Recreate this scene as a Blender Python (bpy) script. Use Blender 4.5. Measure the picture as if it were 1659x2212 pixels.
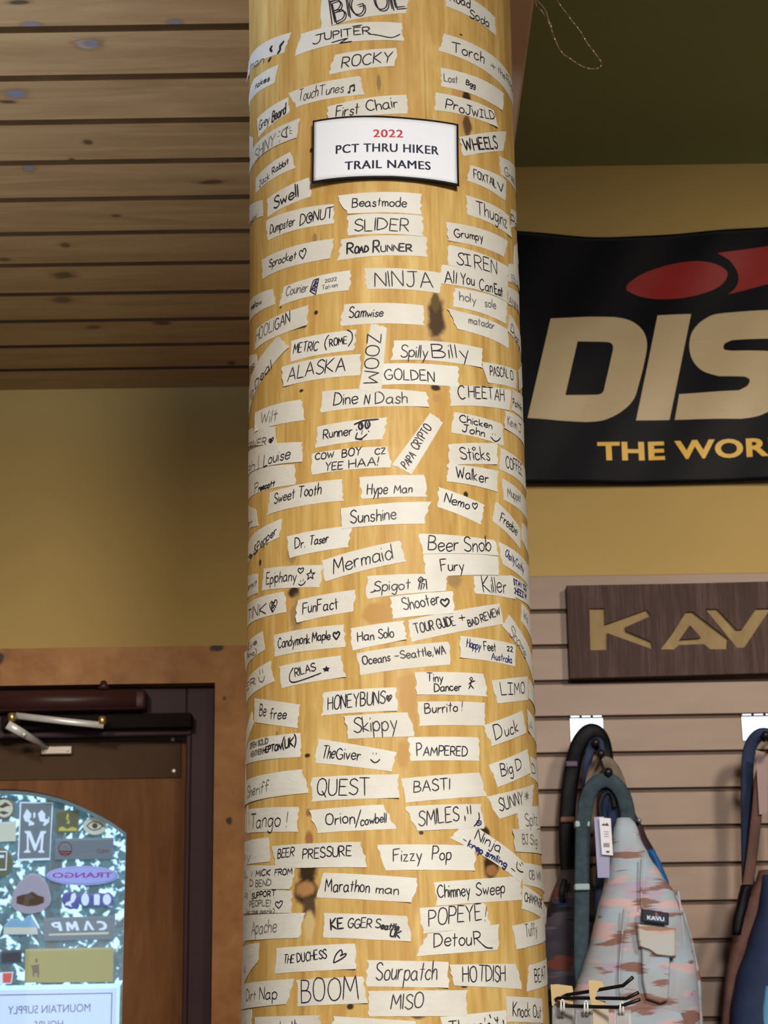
import bpy, bmesh, math, random
from mathutils import Vector, Matrix
from mathutils.geometry import tessellate_polygon

for o in list(bpy.data.objects):
    bpy.data.objects.remove(o, do_unlink=True)
S = bpy.context.scene
COL = S.collection

# ------------------------------------------------------------------ camera
FPX = 4000.0                      # focal length in pixels of the 1659 x 2212 frame
IW, IH = 1659.0, 2212.0
CAM_Z = 1.40
PITCH = math.atan(1147.0 / FPX)
ROLL = math.radians(0.85)
cam_data = bpy.data.cameras.new('camera')
cam = bpy.data.objects.new('camera', cam_data)
COL.objects.link(cam)
S.camera = cam
cam_data.sensor_fit = 'VERTICAL'
cam_data.sensor_height = 24.0
cam_data.lens = 24.0 * FPX / IH
cam_data.clip_start = 0.05
cam_data.dof.use_dof = True
cam_data.dof.focus_distance = 2.2
cam_data.dof.aperture_fstop = 11.0
CAMP = Vector((0.0, 0.0, CAM_Z))
fwd = Vector((0, math.cos(PITCH), math.sin(PITCH)))
right0 = Vector((1, 0, 0))
up0 = right0.cross(fwd)
# the photograph is turned: picture-right leans a little downwards in the room
right = right0 * math.cos(ROLL) - up0 * math.sin(ROLL)
up = right.cross(fwd)
rot = Matrix((right, up, -fwd)).transposed()
cam.matrix_world = Matrix.Translation(CAMP) @ rot.to_4x4()

# ------------------------------------------------------------------ view, world, lights
S.view_settings.view_transform = 'Standard'
S.view_settings.look = 'None'
S.view_settings.gamma = 1.0
S.view_settings.exposure = 0.0
S.view_settings.use_curve_mapping = False
S.cycles.use_denoising = True
S.cycles.max_bounces = 8
S.cycles.transparent_max_bounces = 16
S.cycles.caustics_reflective = False
S.cycles.caustics_refractive = False

world = bpy.data.worlds.new('daylight_sky')
S.world = world
world.use_nodes = True
bg = world.node_tree.nodes['Background']
bg.inputs['Color'].default_value = (0.42, 0.70, 1.0, 1)
bg.inputs['Strength'].default_value = 2.1


def light(name, kind, loc, aim, energy, color, size=None, size_y=None, spot=None, blend=0.5):
    d = bpy.data.lights.new(name, kind)
    d.energy = energy
    d.color = color
    if kind == 'AREA':
        d.shape = 'RECTANGLE'
        d.size = size
        d.size_y = size_y or size
    if kind == 'SPOT':
        d.spot_size = math.radians(spot)
        d.spot_blend = blend
        d.shadow_soft_size = size or 0.05
    if kind == 'SUN':
        d.angle = math.radians(1.0)
    o = bpy.data.objects.new(name, d)
    o.location = loc
    o.rotation_euler = (Vector(aim) - Vector(loc)).to_track_quat('-Z', 'Y').to_euler()
    o['kind'] = 'helper'
    COL.objects.link(o)
    return o


light('sun', 'SUN', (-2, 12, 6), (-1.2, 6.0, 1.0), 2.2, (0.85, 0.95, 1.0))
# unseen lamps: over the camera, over the bags, and one added to brighten the entrance
light('unseen_spot_light', 'SPOT', (0.5, -0.6, 2.6), (0.05, 2.15, 1.0), 385, (1.0, 0.945, 0.85), 0.25, None, 92, 1.0)
light('ceiling_lamp_light', 'SPOT', (1.6, 0.9, 3.1), (1.65, 4.0, 1.5), 245, (1.0, 0.87, 0.70), 0.2, None, 84, 1.0)
light('unseen_spot_light', 'SPOT', (-0.95, 1.2, 2.7), (-0.62, 4.0, 1.05), 92, (1.0, 0.86, 0.66), 0.15, None, 66, 1.0)
# daylight of the shop window behind the camera
light('shop_window_light', 'AREA', (-0.8, -2.35, 1.3), (-0.6, 2.0, 1.9), 16, (0.86, 0.92, 1.0), 2.4, 1.6)
# added spot on the left, unseen, brightening the near part of the low ceiling
light('added_ceiling_fill_light', 'SPOT', (-1.2, 1.85, 2.0), (-1.06, 2.12, 2.8), 105, (0.56, 0.74, 1.0), 0.15, None, 112, 0.7)


# ------------------------------------------------------------------ pixel <-> room helpers
def ray(px, py):
    x = (px - IW / 2) / FPX
    y = (IH / 2 - py) / FPX
    return right * x + up * y + fwd


def W(px, py, Y):
    """point of the room plane y = Y that the photograph shows at this pixel"""
    d = ray(px, py)
    return CAMP + d * (Y / d.y)


def WZ(px, py, Z):
    d = ray(px, py)
    return CAMP + d * ((Z - CAM_Z) / d.z)


# the log pillar: axis and radius fitted to its outline in the photograph
PD = 2.25


def _tangent(pxl, pxr, py):
    a, b = ray(pxl, py), ray(pxr, py)
    ta, tb = math.atan2(a.x, a.y), math.atan2(b.x, b.y)
    mid, half = (ta + tb) / 2, (tb - ta) / 2
    ln = PD / math.cos(mid)
    z = CAM_Z + PD * (a.z / a.y + b.z / b.y) / 2
    return ln * math.sin(half), PD * math.tan(mid), z


_prof = [_tangent(540, 1105.5, 0), _tangent(534.5, 1134.5, 1106), _tangent(522, 1187, 2212)]
PX = sum(p[1] for p in _prof) / 3
RM = _prof[1][0]


def PR(z):
    (r0, _, z0), (r1, _, z1), (r2, _, z2) = _prof
    # quadratic through the three heights
    q = lambda t: (r0 * (t - z1) * (t - z2) / ((z0 - z1) * (z0 - z2)) + r1 * (t - z0) * (t - z2) / ((z1 - z0) * (z1 - z2))
                   + r2 * (t - z0) * (t - z1) / ((z2 - z0) * (z2 - z1)))
    return q(min(max(z, z2 - 0.15), z0 + 0.2))


def Cp(px, py):
    """pixel -> (arc length, height) on the pillar; a miss is moved to its outline"""
    d = ray(px, py)
    R = RM
    for _ in range(4):
        a = d.x * d.x + d.y * d.y
        b = -2 * (d.x * PX + d.y * PD)
        c = PX * PX + PD * PD - R * R
        disc = b * b - 4 * a * c
        t = (-b - math.sqrt(disc)) / (2 * a) if disc > 0 else -b / (2 * a)
        p = CAMP + d * t
        R = PR(p.z)
    th = math.atan2(p.x - PX, PD - p.y)
    return (th * RM, p.z)


def Pp(s, z, off=0.0):
    """point on the pillar at arc length s, height z, lifted by off"""
    th = s / RM
    r = PR(z) + off
    return Vector((PX + r * math.sin(th), PD - r * math.cos(th), z))


PXM = RM * 2 / 600.0              # metres of one pixel near the front of the pillar


# ------------------------------------------------------------------ material helpers
class NT:
    def __init__(s, name):
        s.m = bpy.data.materials.new(name)
        s.m.use_nodes = True
        s.t = s.m.node_tree
        s.b = s.t.nodes['Principled BSDF']
        s.out = s.t.nodes['Material Output']

    def n(s, kind, **kw):
        nd = s.t.nodes.new(kind)
        for k, v in kw.items():
            if k in nd.inputs:
                s.set(nd.inputs[k], v)
            else:
                setattr(nd, k, v)
        return nd

    def set(s, inp, v):
        if hasattr(v, 'is_output') or isinstance(v, bpy.types.NodeSocket):
            s.t.links.new(v, inp)
        else:
            inp.default_value = v

    def coord(s, scale=(1, 1, 1), loc=(0, 0, 0), rot=(0, 0, 0), which='Object'):
        tc = s.n('ShaderNodeTexCoord')
        mp = s.n('ShaderNodeMapping')
        s.t.links.new(tc.outputs[which], mp.inputs['Vector'])
        mp.inputs['Scale'].default_value = scale
        mp.inputs['Location'].default_value = loc
        mp.inputs['Rotation'].default_value = rot
        return mp.outputs['Vector']

    def noise(s, vec, scale=5.0, detail=3.0, rough=0.5, dist=0.0):
        nd = s.n('ShaderNodeTexNoise')
        s.t.links.new(vec, nd.inputs['Vector'])
        nd.inputs['Scale'].default_value = scale
        nd.inputs['Detail'].default_value = detail
        nd.inputs['Roughness'].default_value = rough
        nd.inputs['Distortion'].default_value = dist
        return nd.outputs['Fac']

    def ramp(s, fac, stops, interp='LINEAR'):
        nd = s.n('ShaderNodeValToRGB')
        s.t.links.new(fac, nd.inputs['Fac'])
        cr = nd.color_ramp
        cr.interpolation = interp
        while len(cr.elements) < len(stops):
            cr.elements.new(0.5)
        for e, (p, c) in zip(cr.elements, stops):
            e.position = p
            e.color = (c[0], c[1], c[2], 1)
        return nd.outputs['Color']

    def mixc(s, fac, a, b, mode='MIX'):
        nd = s.n('ShaderNodeMix', data_type='RGBA', blend_type=mode)
        for inp, v in ((nd.inputs[0], fac), (nd.inputs[6], a), (nd.inputs[7], b)):
            if isinstance(v, tuple) and len(v) == 3:
                v = v + (1,)
            s.set(inp, v)
        return nd.outputs[2]

    def math(s, op, a, b=0.0, clamp=False):
        nd = s.n('ShaderNodeMath', operation=op, use_clamp=clamp)
        s.set(nd.inputs[0], a)
        s.set(nd.inputs[1], b)
        return nd.outputs[0]

    def maprange(s, v, a, b, c=0.0, d=1.0, smooth=True):
        nd = s.n('ShaderNodeMapRange', interpolation_type='SMOOTHSTEP' if smooth else 'LINEAR')
        s.set(nd.inputs[0], v)
        for i, q in enumerate((a, b, c, d)):
            nd.inputs[i + 1].default_value = q
        return nd.outputs[0]

    def bump(s, h, strength=0.3, dist=0.002):
        nd = s.n('ShaderNodeBump')
        s.t.links.new(h, nd.inputs['Height'])
        nd.inputs['Strength'].default_value = strength
        nd.inputs['Distance'].default_value = dist
        s.t.links.new(nd.outputs['Normal'], s.b.inputs['Normal'])

    def base(s, v):
        if isinstance(v, tuple):
            v = v[:3] + (1,)
        s.set(s.b.inputs['Base Color'], v)

    def fin(s, rough=0.5, metal=0.0, spec=0.5, coat=0.0, coat_r=0.2):
        s.set(s.b.inputs['Roughness'], rough)
        s.b.inputs['Metallic'].default_value = metal
        s.b.inputs['Specular IOR Level'].default_value = spec
        s.b.inputs['Coat Weight'].default_value = coat
        s.b.inputs['Coat Roughness'].default_value = coat_r
        return s.m


def plain(name, c, rough=0.5, metal=0.0, spec=0.3, vary=0.08, scale=12.0, bump=0.0):
    """a colour with a little procedural unevenness"""
    k = NT(name)
    v = k.coord()
    f = k.noise(v, scale, 4.0)
    a = tuple(x * (1 - vary) for x in c)
    b = tuple(min(1, x * (1 + vary)) for x in c)
    k.base(k.ramp(f, [(0.3, a), (0.7, b)]))
    if bump:
        k.bump(k.noise(k.coord(), scale * 12, 3.0), bump, 0.001)
    return k.fin(rough, metal, spec)


def wood(name, dark, mid, lite, stretch, scale=1.0, rough=0.45, knots=None, coat=0.0, bump=0.15, spec=0.35, patch=None):
    """stretched-noise timber; knots: list of (x, y, z, rx, ry, rz, colour)"""
    k = NT(name)
    v = k.coord(scale=stretch)
    f1 = k.noise(v, 3.0 * scale, 6.0, 0.6, 0.6)
    f2 = k.noise(v, 14.0 * scale, 4.0, 0.6, 0.2)
    f = k.math('ADD', k.math('MULTIPLY', f1, 0.65), k.math('MULTIPLY', f2, 0.35))
    col = k.ramp(f, [(0.33, dark), (0.5, mid), (0.66, lite)])
    if patch:                      # drifts of redder wood and thin dark streaks
        p1 = k.noise(k.coord(scale=(14, 14, 3.2)), 1.6, 4.0, 0.6, 0.5)
        col = k.mixc(k.math('MULTIPLY', k.maprange(p1, 0.50, 0.66), 0.45), col, patch)
        p2 = k.noise(k.coord(scale=(75, 75, 2.6)), 1.5, 3.0, 0.6, 0.3)
        col = k.mixc(k.math('MULTIPLY', k.maprange(p2, 0.60, 0.74), 0.40), col, tuple(x * 0.55 for x in dark))
        p3 = k.noise(k.coord(scale=(22, 22, 5), loc=(3, 1, 7)), 1.6, 3.0, 0.6, 0.5)
        col = k.mixc(k.math('MULTIPLY', k.maprange(p3, 0.54, 0.70), 0.40), col, tuple(min(1, x * 1.12) for x in lite))
    if knots:
        wob = k.noise(k.coord(), 60.0, 3.0)
        for (x, y, z, rx, ry, rz, kc) in knots:
            mv = k.coord(scale=(1 / rx, 1 / ry, 1 / rz), loc=(-x / rx, -y / ry, -z / rz))
            ln = k.n('ShaderNodeVectorMath', operation='LENGTH')
            k.t.links.new(mv, ln.inputs[0])
            dd = k.math('ADD', ln.outputs['Value'], k.math('MULTIPLY', k.math('SUBTRACT', wob, 0.5), 1.1))
            msk = k.maprange(dd, 0.55, 1.15, 1.0, 0.0)
            col = k.mixc(msk, col, kc)
    k.base(col)
    if bump:
        k.bump(f, bump, 0.002)
    return k.fin(rough, 0.0, spec, coat, 0.25)


# ------------------------------------------------------------------ object helpers
def tag(o, label=None, cat=None, group=None, kind=None):
    if label:
        o['label'] = label
    if cat:
        o['category'] = cat
    if group:
        o['group'] = group
    if kind:
        o['kind'] = kind
    return o


def empty(name, loc):
    o = bpy.data.objects.new(name, None)
    o.empty_display_size = 0.05
    o.location = loc
    COL.objects.link(o)
    return o


def mesh_obj(name, verts, faces, mats, parent=None, fmat=None, smooth=False):
    me = bpy.data.meshes.new(name)
    off = Vector(parent.location) if parent is not None and parent.parent is None else Vector()
    if parent is not None and parent.parent is not None:
        off = Vector(parent.parent.location) + Vector(parent.location)
    me.from_pydata([tuple(Vector(v) - off) for v in verts], [], faces)
    if not isinstance(mats, (list, tuple)):
        mats = [mats]
    for m in mats:
        me.materials.append(m)
    if fmat:
        me.polygons.foreach_set('material_index', fmat)
    if smooth:
        me.polygons.foreach_set('use_smooth', [True] * len(me.polygons))
    me.update()
    o = bpy.data.objects.new(name, me)
    COL.objects.link(o)
    if parent is not None:
        o.parent = parent
    return o


class MB:
    """collects solids into one mesh"""
    def __init__(s):
        s.v, s.f, s.m = [], [], []

    def add(s, v, f, mi=0):
        b = len(s.v)
        s.v += [Vector(p) for p in v]
        s.f += [tuple(b + i for i in q) for q in f]
        s.m += [mi] * len(f)

    def box(s, lo, hi, mi=0, bev=0.0):
        bm = bmesh.new()
        bmesh.ops.create_cube(bm, size=1.0)
        for v in bm.verts:
            v.co = Vector([(lo[i] + hi[i]) / 2 + v.co[i] * (hi[i] - lo[i]) for i in range(3)])
        if bev:
            bmesh.ops.bevel(bm, geom=bm.edges[:], offset=bev, segments=2, affect='EDGES', profile=0.5)
        s.bm(bm, mi)

    def bm(s, bm, mi=0):
        bm.verts.index_update()
        s.add([v.co.copy() for v in bm.verts], [[v.index for v in f.verts] for f in bm.faces], mi)
        bm.free()

    def prism(s, loops, fn, t0, t1, mi=0, back=True):
        """2D loops (first outer, then holes) -> solid; fn(x, y, t) gives the room point at thickness t"""
        flat = [p for lp in loops for p in lp]
        tris = tessellate_polygon([[Vector((p[0], p[1], 0)) for p in lp] for lp in loops])
        n = len(flat)
        v = [fn(p[0], p[1], t1) for p in flat] + [fn(p[0], p[1], t0) for p in flat]
        f = [tuple(t) for t in tris]
        if back:
            f += [tuple(n + i for i in reversed(t)) for t in tris]
        b = 0
        for lp in loops:
            k = len(lp)
            for i in range(k):
                j = (i + 1) % k
                f.append((b + i, b + j, n + b + j, n + b + i))
            b += k
        s.add(v, f, mi)

    def tube(s, pts, rad, seg=8, mi=0, flat=1.0, flat_dir=None, cap=True):
        pts = [Vector(p) for p in pts]
        rads = rad if isinstance(rad, (list, tuple)) else [rad] * len(pts)
        v, f = [], []
        prev = None
        for i, p in enumerate(pts):
            t = (pts[min(i + 1, len(pts) - 1)] - pts[max(i - 1, 0)]).normalized()
            if flat_dir is not None:
                a = Vector(flat_dir)
                a = (a - t * a.dot(t)).normalized()
            elif prev is None:
                a = t.orthogonal().normalized()
            else:
                a = (prev - t * prev.dot(t)).normalized()
            prev = a
            b = t.cross(a)
            for k in range(seg):
                an = 2 * math.pi * k / seg
                v.append(p + a * (math.cos(an) * rads[i] * flat) + b * (math.sin(an) * rads[i]))
        for i in range(len(pts) - 1):
            for k in range(seg):
                k2 = (k + 1) % seg
                f.append((i * seg + k, i * seg + k2, (i + 1) * seg + k2, (i + 1) * seg + k))
        if cap:
            f.append(tuple(reversed(range(seg))))
            f.append(tuple((len(pts) - 1) * seg + k for k in range(seg)))
        s.add(v, f, mi)

    def build(s, name, mats, parent=None, smooth=False):
        return mesh_obj(name, s.v, s.f, mats, parent, s.m, smooth)


def spline(pts, n=6, closed=False):
    """Catmull-Rom through points of any dimension"""
    pts = [tuple(p) for p in pts]
    if len(pts) < 3:
        return pts
    out = []
    m = len(pts)
    rng = range(m) if closed else range(m - 1)
    for i in rng:
        if closed:
            p0, p1, p2, p3 = pts[(i - 1) % m], pts[i], pts[(i + 1) % m], pts[(i + 2) % m]
        else:
            p0, p1, p2, p3 = pts[max(i - 1, 0)], pts[i], pts[i + 1], pts[min(i + 2, m - 1)]
        for k in range(n):
            t = k / n
            out.append(tuple(0.5 * (2 * b + (c - a) * t + (2 * a - 5 * b + 4 * c - d) * t * t + (3 * b - a - 3 * c + d) * t ** 3)
                             for a, b, c, d in zip(p0, p1, p2, p3)))
    if not closed:
        out.append(pts[-1])
    return out


_tcache = {}


def type_mesh(body, offset=0.0, spacing=1.0):
    """printed lettering: triangles in 2D, cap height 1, left edge 0"""
    key = (body, offset, spacing)
    if key in _tcache:
        return _tcache[key]
    cu = bpy.data.curves.new('lettering_outline', 'FONT')
    cu.body = body
    cu.size = 1.0
    cu.offset = offset
    cu.space_character = spacing
    cu.resolution_u = 4
    ob = bpy.data.objects.new('lettering_outline', cu)
    COL.objects.link(ob)
    bpy.context.view_layer.update()
    dg = bpy.context.evaluated_depsgraph_get()
    me = bpy.data.meshes.new_from_object(ob.evaluated_get(dg))
    bm = bmesh.new()
    bm.from_mesh(me)
    bmesh.ops.triangulate(bm, faces=bm.faces[:])
    vs = [(v.co.x, v.co.y) for v in bm.verts]
    bm.verts.index_update()
    fs = [[v.index for v in f.verts] for f in bm.faces]
    bm.free()
    bpy.data.objects.remove(ob)
    bpy.data.curves.remove(cu)
    bpy.data.meshes.remove(me)
    x0, x1 = min(v[0] for v in vs), max(v[0] for v in vs)
    y0 = 0.0
    cap = max(v[1] for v in vs)
    vs = [((v[0] - x0) / cap, (v[1] - y0) / cap) for v in vs]
    _tcache[key] = (vs, fs, (x1 - x0) / cap)
    return _tcache[key]


# ================================================================== room shell
YW = 4.0
XL, XR, YB = -3.2, 3.4, -2.5
SOF = W(270, 839, YW).z           # underside of the low planked ceiling
TOP = W(1390, 357, YW).z          # green ceiling


def trimknot(px, py, rw, rh, c=(0.05, 0.025, 0.03), Y=YW):
    p = W(px, py, Y)
    k = 1 / FPX * YW
    return (p.x, p.y, p.z, rw * k, 0.2, rh * k, c)


mat_mustard = plain('mustard_wall_paint', (0.49, 0.34, 0.12), 0.75, vary=0.05, scale=3.0, bump=0.08)
mat_green = plain('dark_olive_ceiling_paint', (0.32, 0.40, 0.22), 0.8, vary=0.05, scale=2.0)
mat_side = plain('warm_side_wall_paint', (0.40, 0.30, 0.16), 0.8)
mat_floor = wood('floor_boards', (0.12, 0.075, 0.04), (0.16, 0.10, 0.055), (0.20, 0.13, 0.07), (1.0, 8.0, 1.0))
mat_casing = wood('pine_casing', (0.25, 0.10, 0.03), (0.38, 0.17, 0.055), (0.47, 0.235, 0.085), (2.2, 2.0, 2.2), 1.0, 0.55,
                  [trimknot(470, 1404, 18, 11), trimknot(4, 1425, 12, 14), trimknot(487, 1512, 5, 6, (0.12, 0.06, 0.04)), trimknot(497, 1776, 8, 9)])
mat_frame = plain('dark_maroon_door_frame', (0.052, 0.024, 0.036), 0.5, spec=0.2, vary=0.12)
mat_door = wood('brown_stained_door', (0.13, 0.052, 0.018), (0.195, 0.082, 0.030), (0.26, 0.115, 0.045), (5.0, 2.0, 0.8), 1.0, 0.6, spec=0.15)
mat_bronze = plain('dark_maroon_metal', (0.050, 0.018, 0.018), 0.4, 0.0)
mat_brass = plain('worn_brass', (0.62, 0.46, 0.20), 0.35, 0.9)
mat_steel = plain('bright_steel', (0.80, 0.80, 0.80), 0.35, 0.3)
mat_blackmetal = plain('black_coated_wire', (0.010, 0.009, 0.012), 0.35)

# --- wall at the back, with the door opening
DL, DR = W(-480, 1800, YW).x, W(463, 1800, YW).x
DT = W(300, 1481, YW).z
mb = MB()
mb.box((XL, YW, 0), (DL, YW + 0.2, TOP))
mb.box((DR, YW, 0), (XR, YW + 0.2, TOP))
mb.box((DL, YW, DT), (DR, YW + 0.2, TOP))
tag(mb.build('wall_back', mat_mustard), kind='structure')
for nm, lo, hi, m in (('wall_left', (XL - 0.1, YB, 0), (XL, YW, TOP), mat_side), ('wall_right', (XR, YB, 0), (XR + 0.1, YW, TOP), mat_side),
                      ('wall_front', (XL, YB - 0.1, 0), (XR, YB, TOP), mat_side), ('floor', (XL, YB, -0.1), (XR, YW + 0.25, 0), mat_floor),
                      ('ceiling', (XL - 0.1, YB - 0.1, TOP), (XR + 0.1, YW + 0.2, TOP + 0.1), mat_green)):
    mb = MB()
    mb.box(lo, hi)
    tag(mb.build(nm, m), kind='structure')

# --- low planked ceiling on the left, one mesh of boards with open joints
pk = []
for (px, py, rx, ry, c) in ((70, 57, 26, 12, 'b'), (380, 50, 18, 12, 'b'), (190, 95, 34, 15, 'w'), (200, 94, 20, 8, 'b'), (33, 203, 30, 12, 'b'), (16, 220, 24, 6, 'd'), (190, 307, 14, 8, 'd'), (62, 362, 14, 12, 'b'), (460, 393, 40, 6, 'd'),
                            (250, 466, 12, 4, 'd'), (141, 529, 14, 8, 'd'), (10, 561, 14, 5, 'd'), (136, 594, 30, 10, 'd'), (135, 647, 24, 9, 'd'), (204, 707, 20, 5, 'd'), (348, 697, 22, 7, 'd'), (500, 785, 10, 6, 'd'), (40, 5, 30, 6, 'd'), (155, 345, 8, 4, 'd')):
    p = WZ(px, py, SOF)
    kx = p.y / FPX
    ky = (p.y ** 2) / FPX / (SOF - CAM_Z)
    pk.append((p.x, p.y, p.z, rx * kx, ry * ky, 0.2, {'b': (0.17, 0.15, 0.17), 'd': (0.07, 0.035, 0.018), 'w': (0.30, 0.22, 0.17)}[c]))
kp = NT('pine_ceiling_planks')
pv = kp.coord(scale=(1.2, 9.0, 1.0))
pf = kp.noise(pv, 3.0, 6.0, 0.6, 0.8)
pcol = kp.ramp(pf, [(0.32, (0.27, 0.145, 0.06)), (0.5, (0.34, 0.185, 0.078)), (0.68, (0.40, 0.23, 0.10))])
wob = kp.noise(kp.coord(scale=(1, 2.5, 1)), 28.0, 3.0)
for (x, y, z, rx, ry, rz, kc) in pk:
    mv = kp.coord(scale=(1 / rx, 1 / ry, 1 / rz), loc=(-x / rx, -y / ry, -z / rz))
    lnn = kp.n('ShaderNodeVectorMath', operation='LENGTH')
    kp.t.links.new(mv, lnn.inputs[0])
    dd = kp.math('ADD', lnn.outputs['Value'], kp.math('MULTIPLY', kp.math('SUBTRACT', wob, 0.5), 1.2))
    ring = kp.maprange(dd, 0.7, 1.7, 0.55, 0.0)
    pcol = kp.mixc(ring, pcol, (0.16, 0.075, 0.035))
    pcol = kp.mixc(kp.maprange(dd, 0.5, 1.05, 1.0, 0.0), pcol, kc)
kp.base(pcol)
mat_plank = kp.fin(0.33, 0.0, 0.5, 0.3, 0.3)
mat_joint = wood('plank_joint_stain', (0.07, 0.030, 0.009), (0.09, 0.04, 0.013), (0.11, 0.05, 0.018), (1.0, 8.0, 1.0))
XF0 = WZ(1150, 0, SOF).x          # right-hand edge of the low ceiling
YN = 1.62
mb = MB()
y = WZ(0, 65, SOF).y              # a joint seen in the photograph
PB = (WZ(0, 65, SOF).y - WZ(0, 353, SOF).y) / -3.0
y0 = y - PB * math.floor((y - YN) / PB)
xr = XF0 - 0.085
mb.box((XL, YN, SOF + 0.010), (xr, YW, TOP - 0.002), 1)
yy = y0 - PB
while yy < YW - 0.01:
    a, b = max(yy + 0.0095, YN), min(yy + PB - 0.0095, YW)
    if b > a:
        mb.box((XL, a, SOF), (xr, b, SOF + 0.012), 0)
        for q in range(len(mb.f) - 6, len(mb.f)):          # the edges of the boards are stained like the joints
            ys = [mb.v[i].y for i in mb.f[q]]
            if max(ys) - min(ys) < 1e-6:
                mb.m[q] = 1
    yy += PB
tag(mb.build('ceiling_low', [mat_plank, mat_joint]), kind='structure')
mb = MB()
mb.box((xr - 0.002, YN - 0.03, SOF - 0.022), (XF0, YW, TOP), 0, 0.004)
mat_fascia = wood('pine_fascia', (0.60, 0.39, 0.26), (0.66, 0.45, 0.31), (0.72, 0.50, 0.36), (2.0, 0.6, 2.0))
tag(mb.build('trim_1', mat_fascia), kind='structure')
mb = MB()
mb.box((XL, YN - 0.03, SOF - 0.022), (xr - 0.004, YN - 0.001, TOP), 0, 0.004)
tag(mb.build('trim_2', mat_fascia), kind='structure')

# --- door casing
CT = W(250, 1402, YW).z
CR = DR + (W(545, 1800, YW).x - DR)
CW = CR - DR
mb = MB()
wall = lambda x, z, t: Vector((x, YW - t, z))
mb.prism([[(DR, 0), (CR, 0), (CR, CT), (DR, DT)]], wall, -0.001, 0.022)
mb.prism([[(DL - CW, 0), (DL, 0), (DL, DT), (DL - CW, CT)]], wall, -0.001, 0.022)
mb.prism([[(DL - CW, CT), (DL, DT), (DR, DT), (CR, CT)]], wall, -0.001, 0.0215)
tag(mb.build('trim_3', mat_casing), kind='structure')

# --- door: frame, leaf with arched glass, closer
YF, YD = YW + 0.012, YW + 0.05
door = empty('door_1', ((DL + DR) / 2, YW + 0.06, 0))
tag(door, 'brown wooden shop door with arched glass, closed', kind='structure')
FR = W(397, 1900, YF).x
FL = DL + (DR - FR)
FT = W(300, 1588, YF).z
mb = MB()
mb.box((FR, YF, 0), (DR - 0.003, YW + 0.16, DT - 0.002), 0, 0.003)
mb.box((DL + 0.003, YF, 0), (FL, YW + 0.16, DT - 0.002), 0, 0.003)
mb.box((FL, YF, FT), (FR, YW + 0.16, DT - 0.003), 0, 0.003)
xs = W(410, 1900, YF).x
mb.box((FR + 0.001, YF - 0.008, 0), (FR + 0.012, YF + 0.001, FT + 0.04), 0, 0.003)   # rounded stop
mb.box((FL - 0.01, YF - 0.012, FT - 0.004), (FR + 0.012, YF, FT + 0.047), 0, 0.004)
mb.build('door_frame', mat_frame, door)

GX0, GX1 = W(-283, 1900, YD).x, W(271.5, 1900, YD).x
arch_px = [(272.5, 1799), (235, 1772), (181, 1743.5), (136, 1725), (90, 1713), (45, 1706), (-5, 1704)]
ra = [(p.x, p.z) for p in (W(a, b, YD) for a, b in arch_px)]
gc = ra[-1][0]
arch = spline(ra, 4)
arch = arch + [(2 * gc - x, z) for x, z in reversed(arch[:-1])]
GX0 = 2 * gc - ra[0][0]
GB = 0.95
hole = [(ra[0][0], GB)] + arch + [(GX0, GB)]
leaf = MB()
dpl = lambda x, z, t: Vector((x, YD - t, z))
leaf.prism([[(FL + 0.003, 0.008), (FR - 0.003, 0.008), (FR - 0.003, FT - 0.003), (FL + 0.003, FT - 0.003)], hole], dpl, -0.045, 0.0)
leaf.build('door_leaf', mat_door, door)
# strip round the glass, coloured white to imitate daylight on its edge
inner = [(gc + (x - gc) * 0.985, z - 0.006 if z > GB + 0.01 else z + 0.006) for x, z in hole]
mb = MB()
mb.prism([hole, inner], dpl, -0.044, -0.026)
EDGE_STRIP = mb
kg = NT('window_glass')
tr = kg.n('ShaderNodeBsdfTransparent')
gl = kg.n('ShaderNodeBsdfGlossy')
gl.inputs['Roughness'].default_value = 0.02
mx = kg.n('ShaderNodeMixShader')
fr = kg.n('ShaderNodeFresnel')
fr.inputs['IOR'].default_value = 1.45
kg.t.links.new(fr.outputs[0], mx.inputs[0])
kg.t.links.new(tr.outputs[0], mx.inputs[1])
kg.t.links.new(gl.outputs[0], mx.inputs[2])
veil = kg.n('ShaderNodeBsdfTranslucent')  # translucent share added to imitate the bright haze over the glass
veil.inputs['Color'].default_value = (0.9, 0.95, 1.0, 1)
md = kg.n('ShaderNodeMixShader')
md.inputs[0].default_value = 0.07
kg.t.links.new(mx.outputs[0], md.inputs[1])
kg.t.links.new(veil.outputs[0], md.inputs[2])
kg.t.links.new(md.outputs[0], kg.out.inputs['Surface'])
mb = MB()
mb.prism([hole], dpl, -0.024, -0.020)
mb.build('glass_pane', kg.m, door)
# metal plate along the top rail, with its screws
PZ0 = W(300, 1682, YD).z
mb = MB()
mb.box((FL + 0.006, YD - 0.003, PZ0), (W(392, 1640, YD).x, YD, FT - 0.006), 0, 0.001)
plate = mb.build('kick_plate', wood('brown_plate', (0.060, 0.028, 0.010), (0.075, 0.035, 0.013), (0.09, 0.043, 0.017), (1, 1, 1), 1, 0.5, spec=0.15), door)
for (a, b) in ((376, 1666), (374, 1598)):
    p = W(a, b, YD)
    mb = MB()
    mb.tube([p + Vector((0, -0.001, 0)), p + Vector((0, -0.0055, 0)), p + Vector((0, -0.007, 0))], [0.0045, 0.0045, 0.002], 12)
    mb.build('screw', mat_steel, plate)
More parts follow.
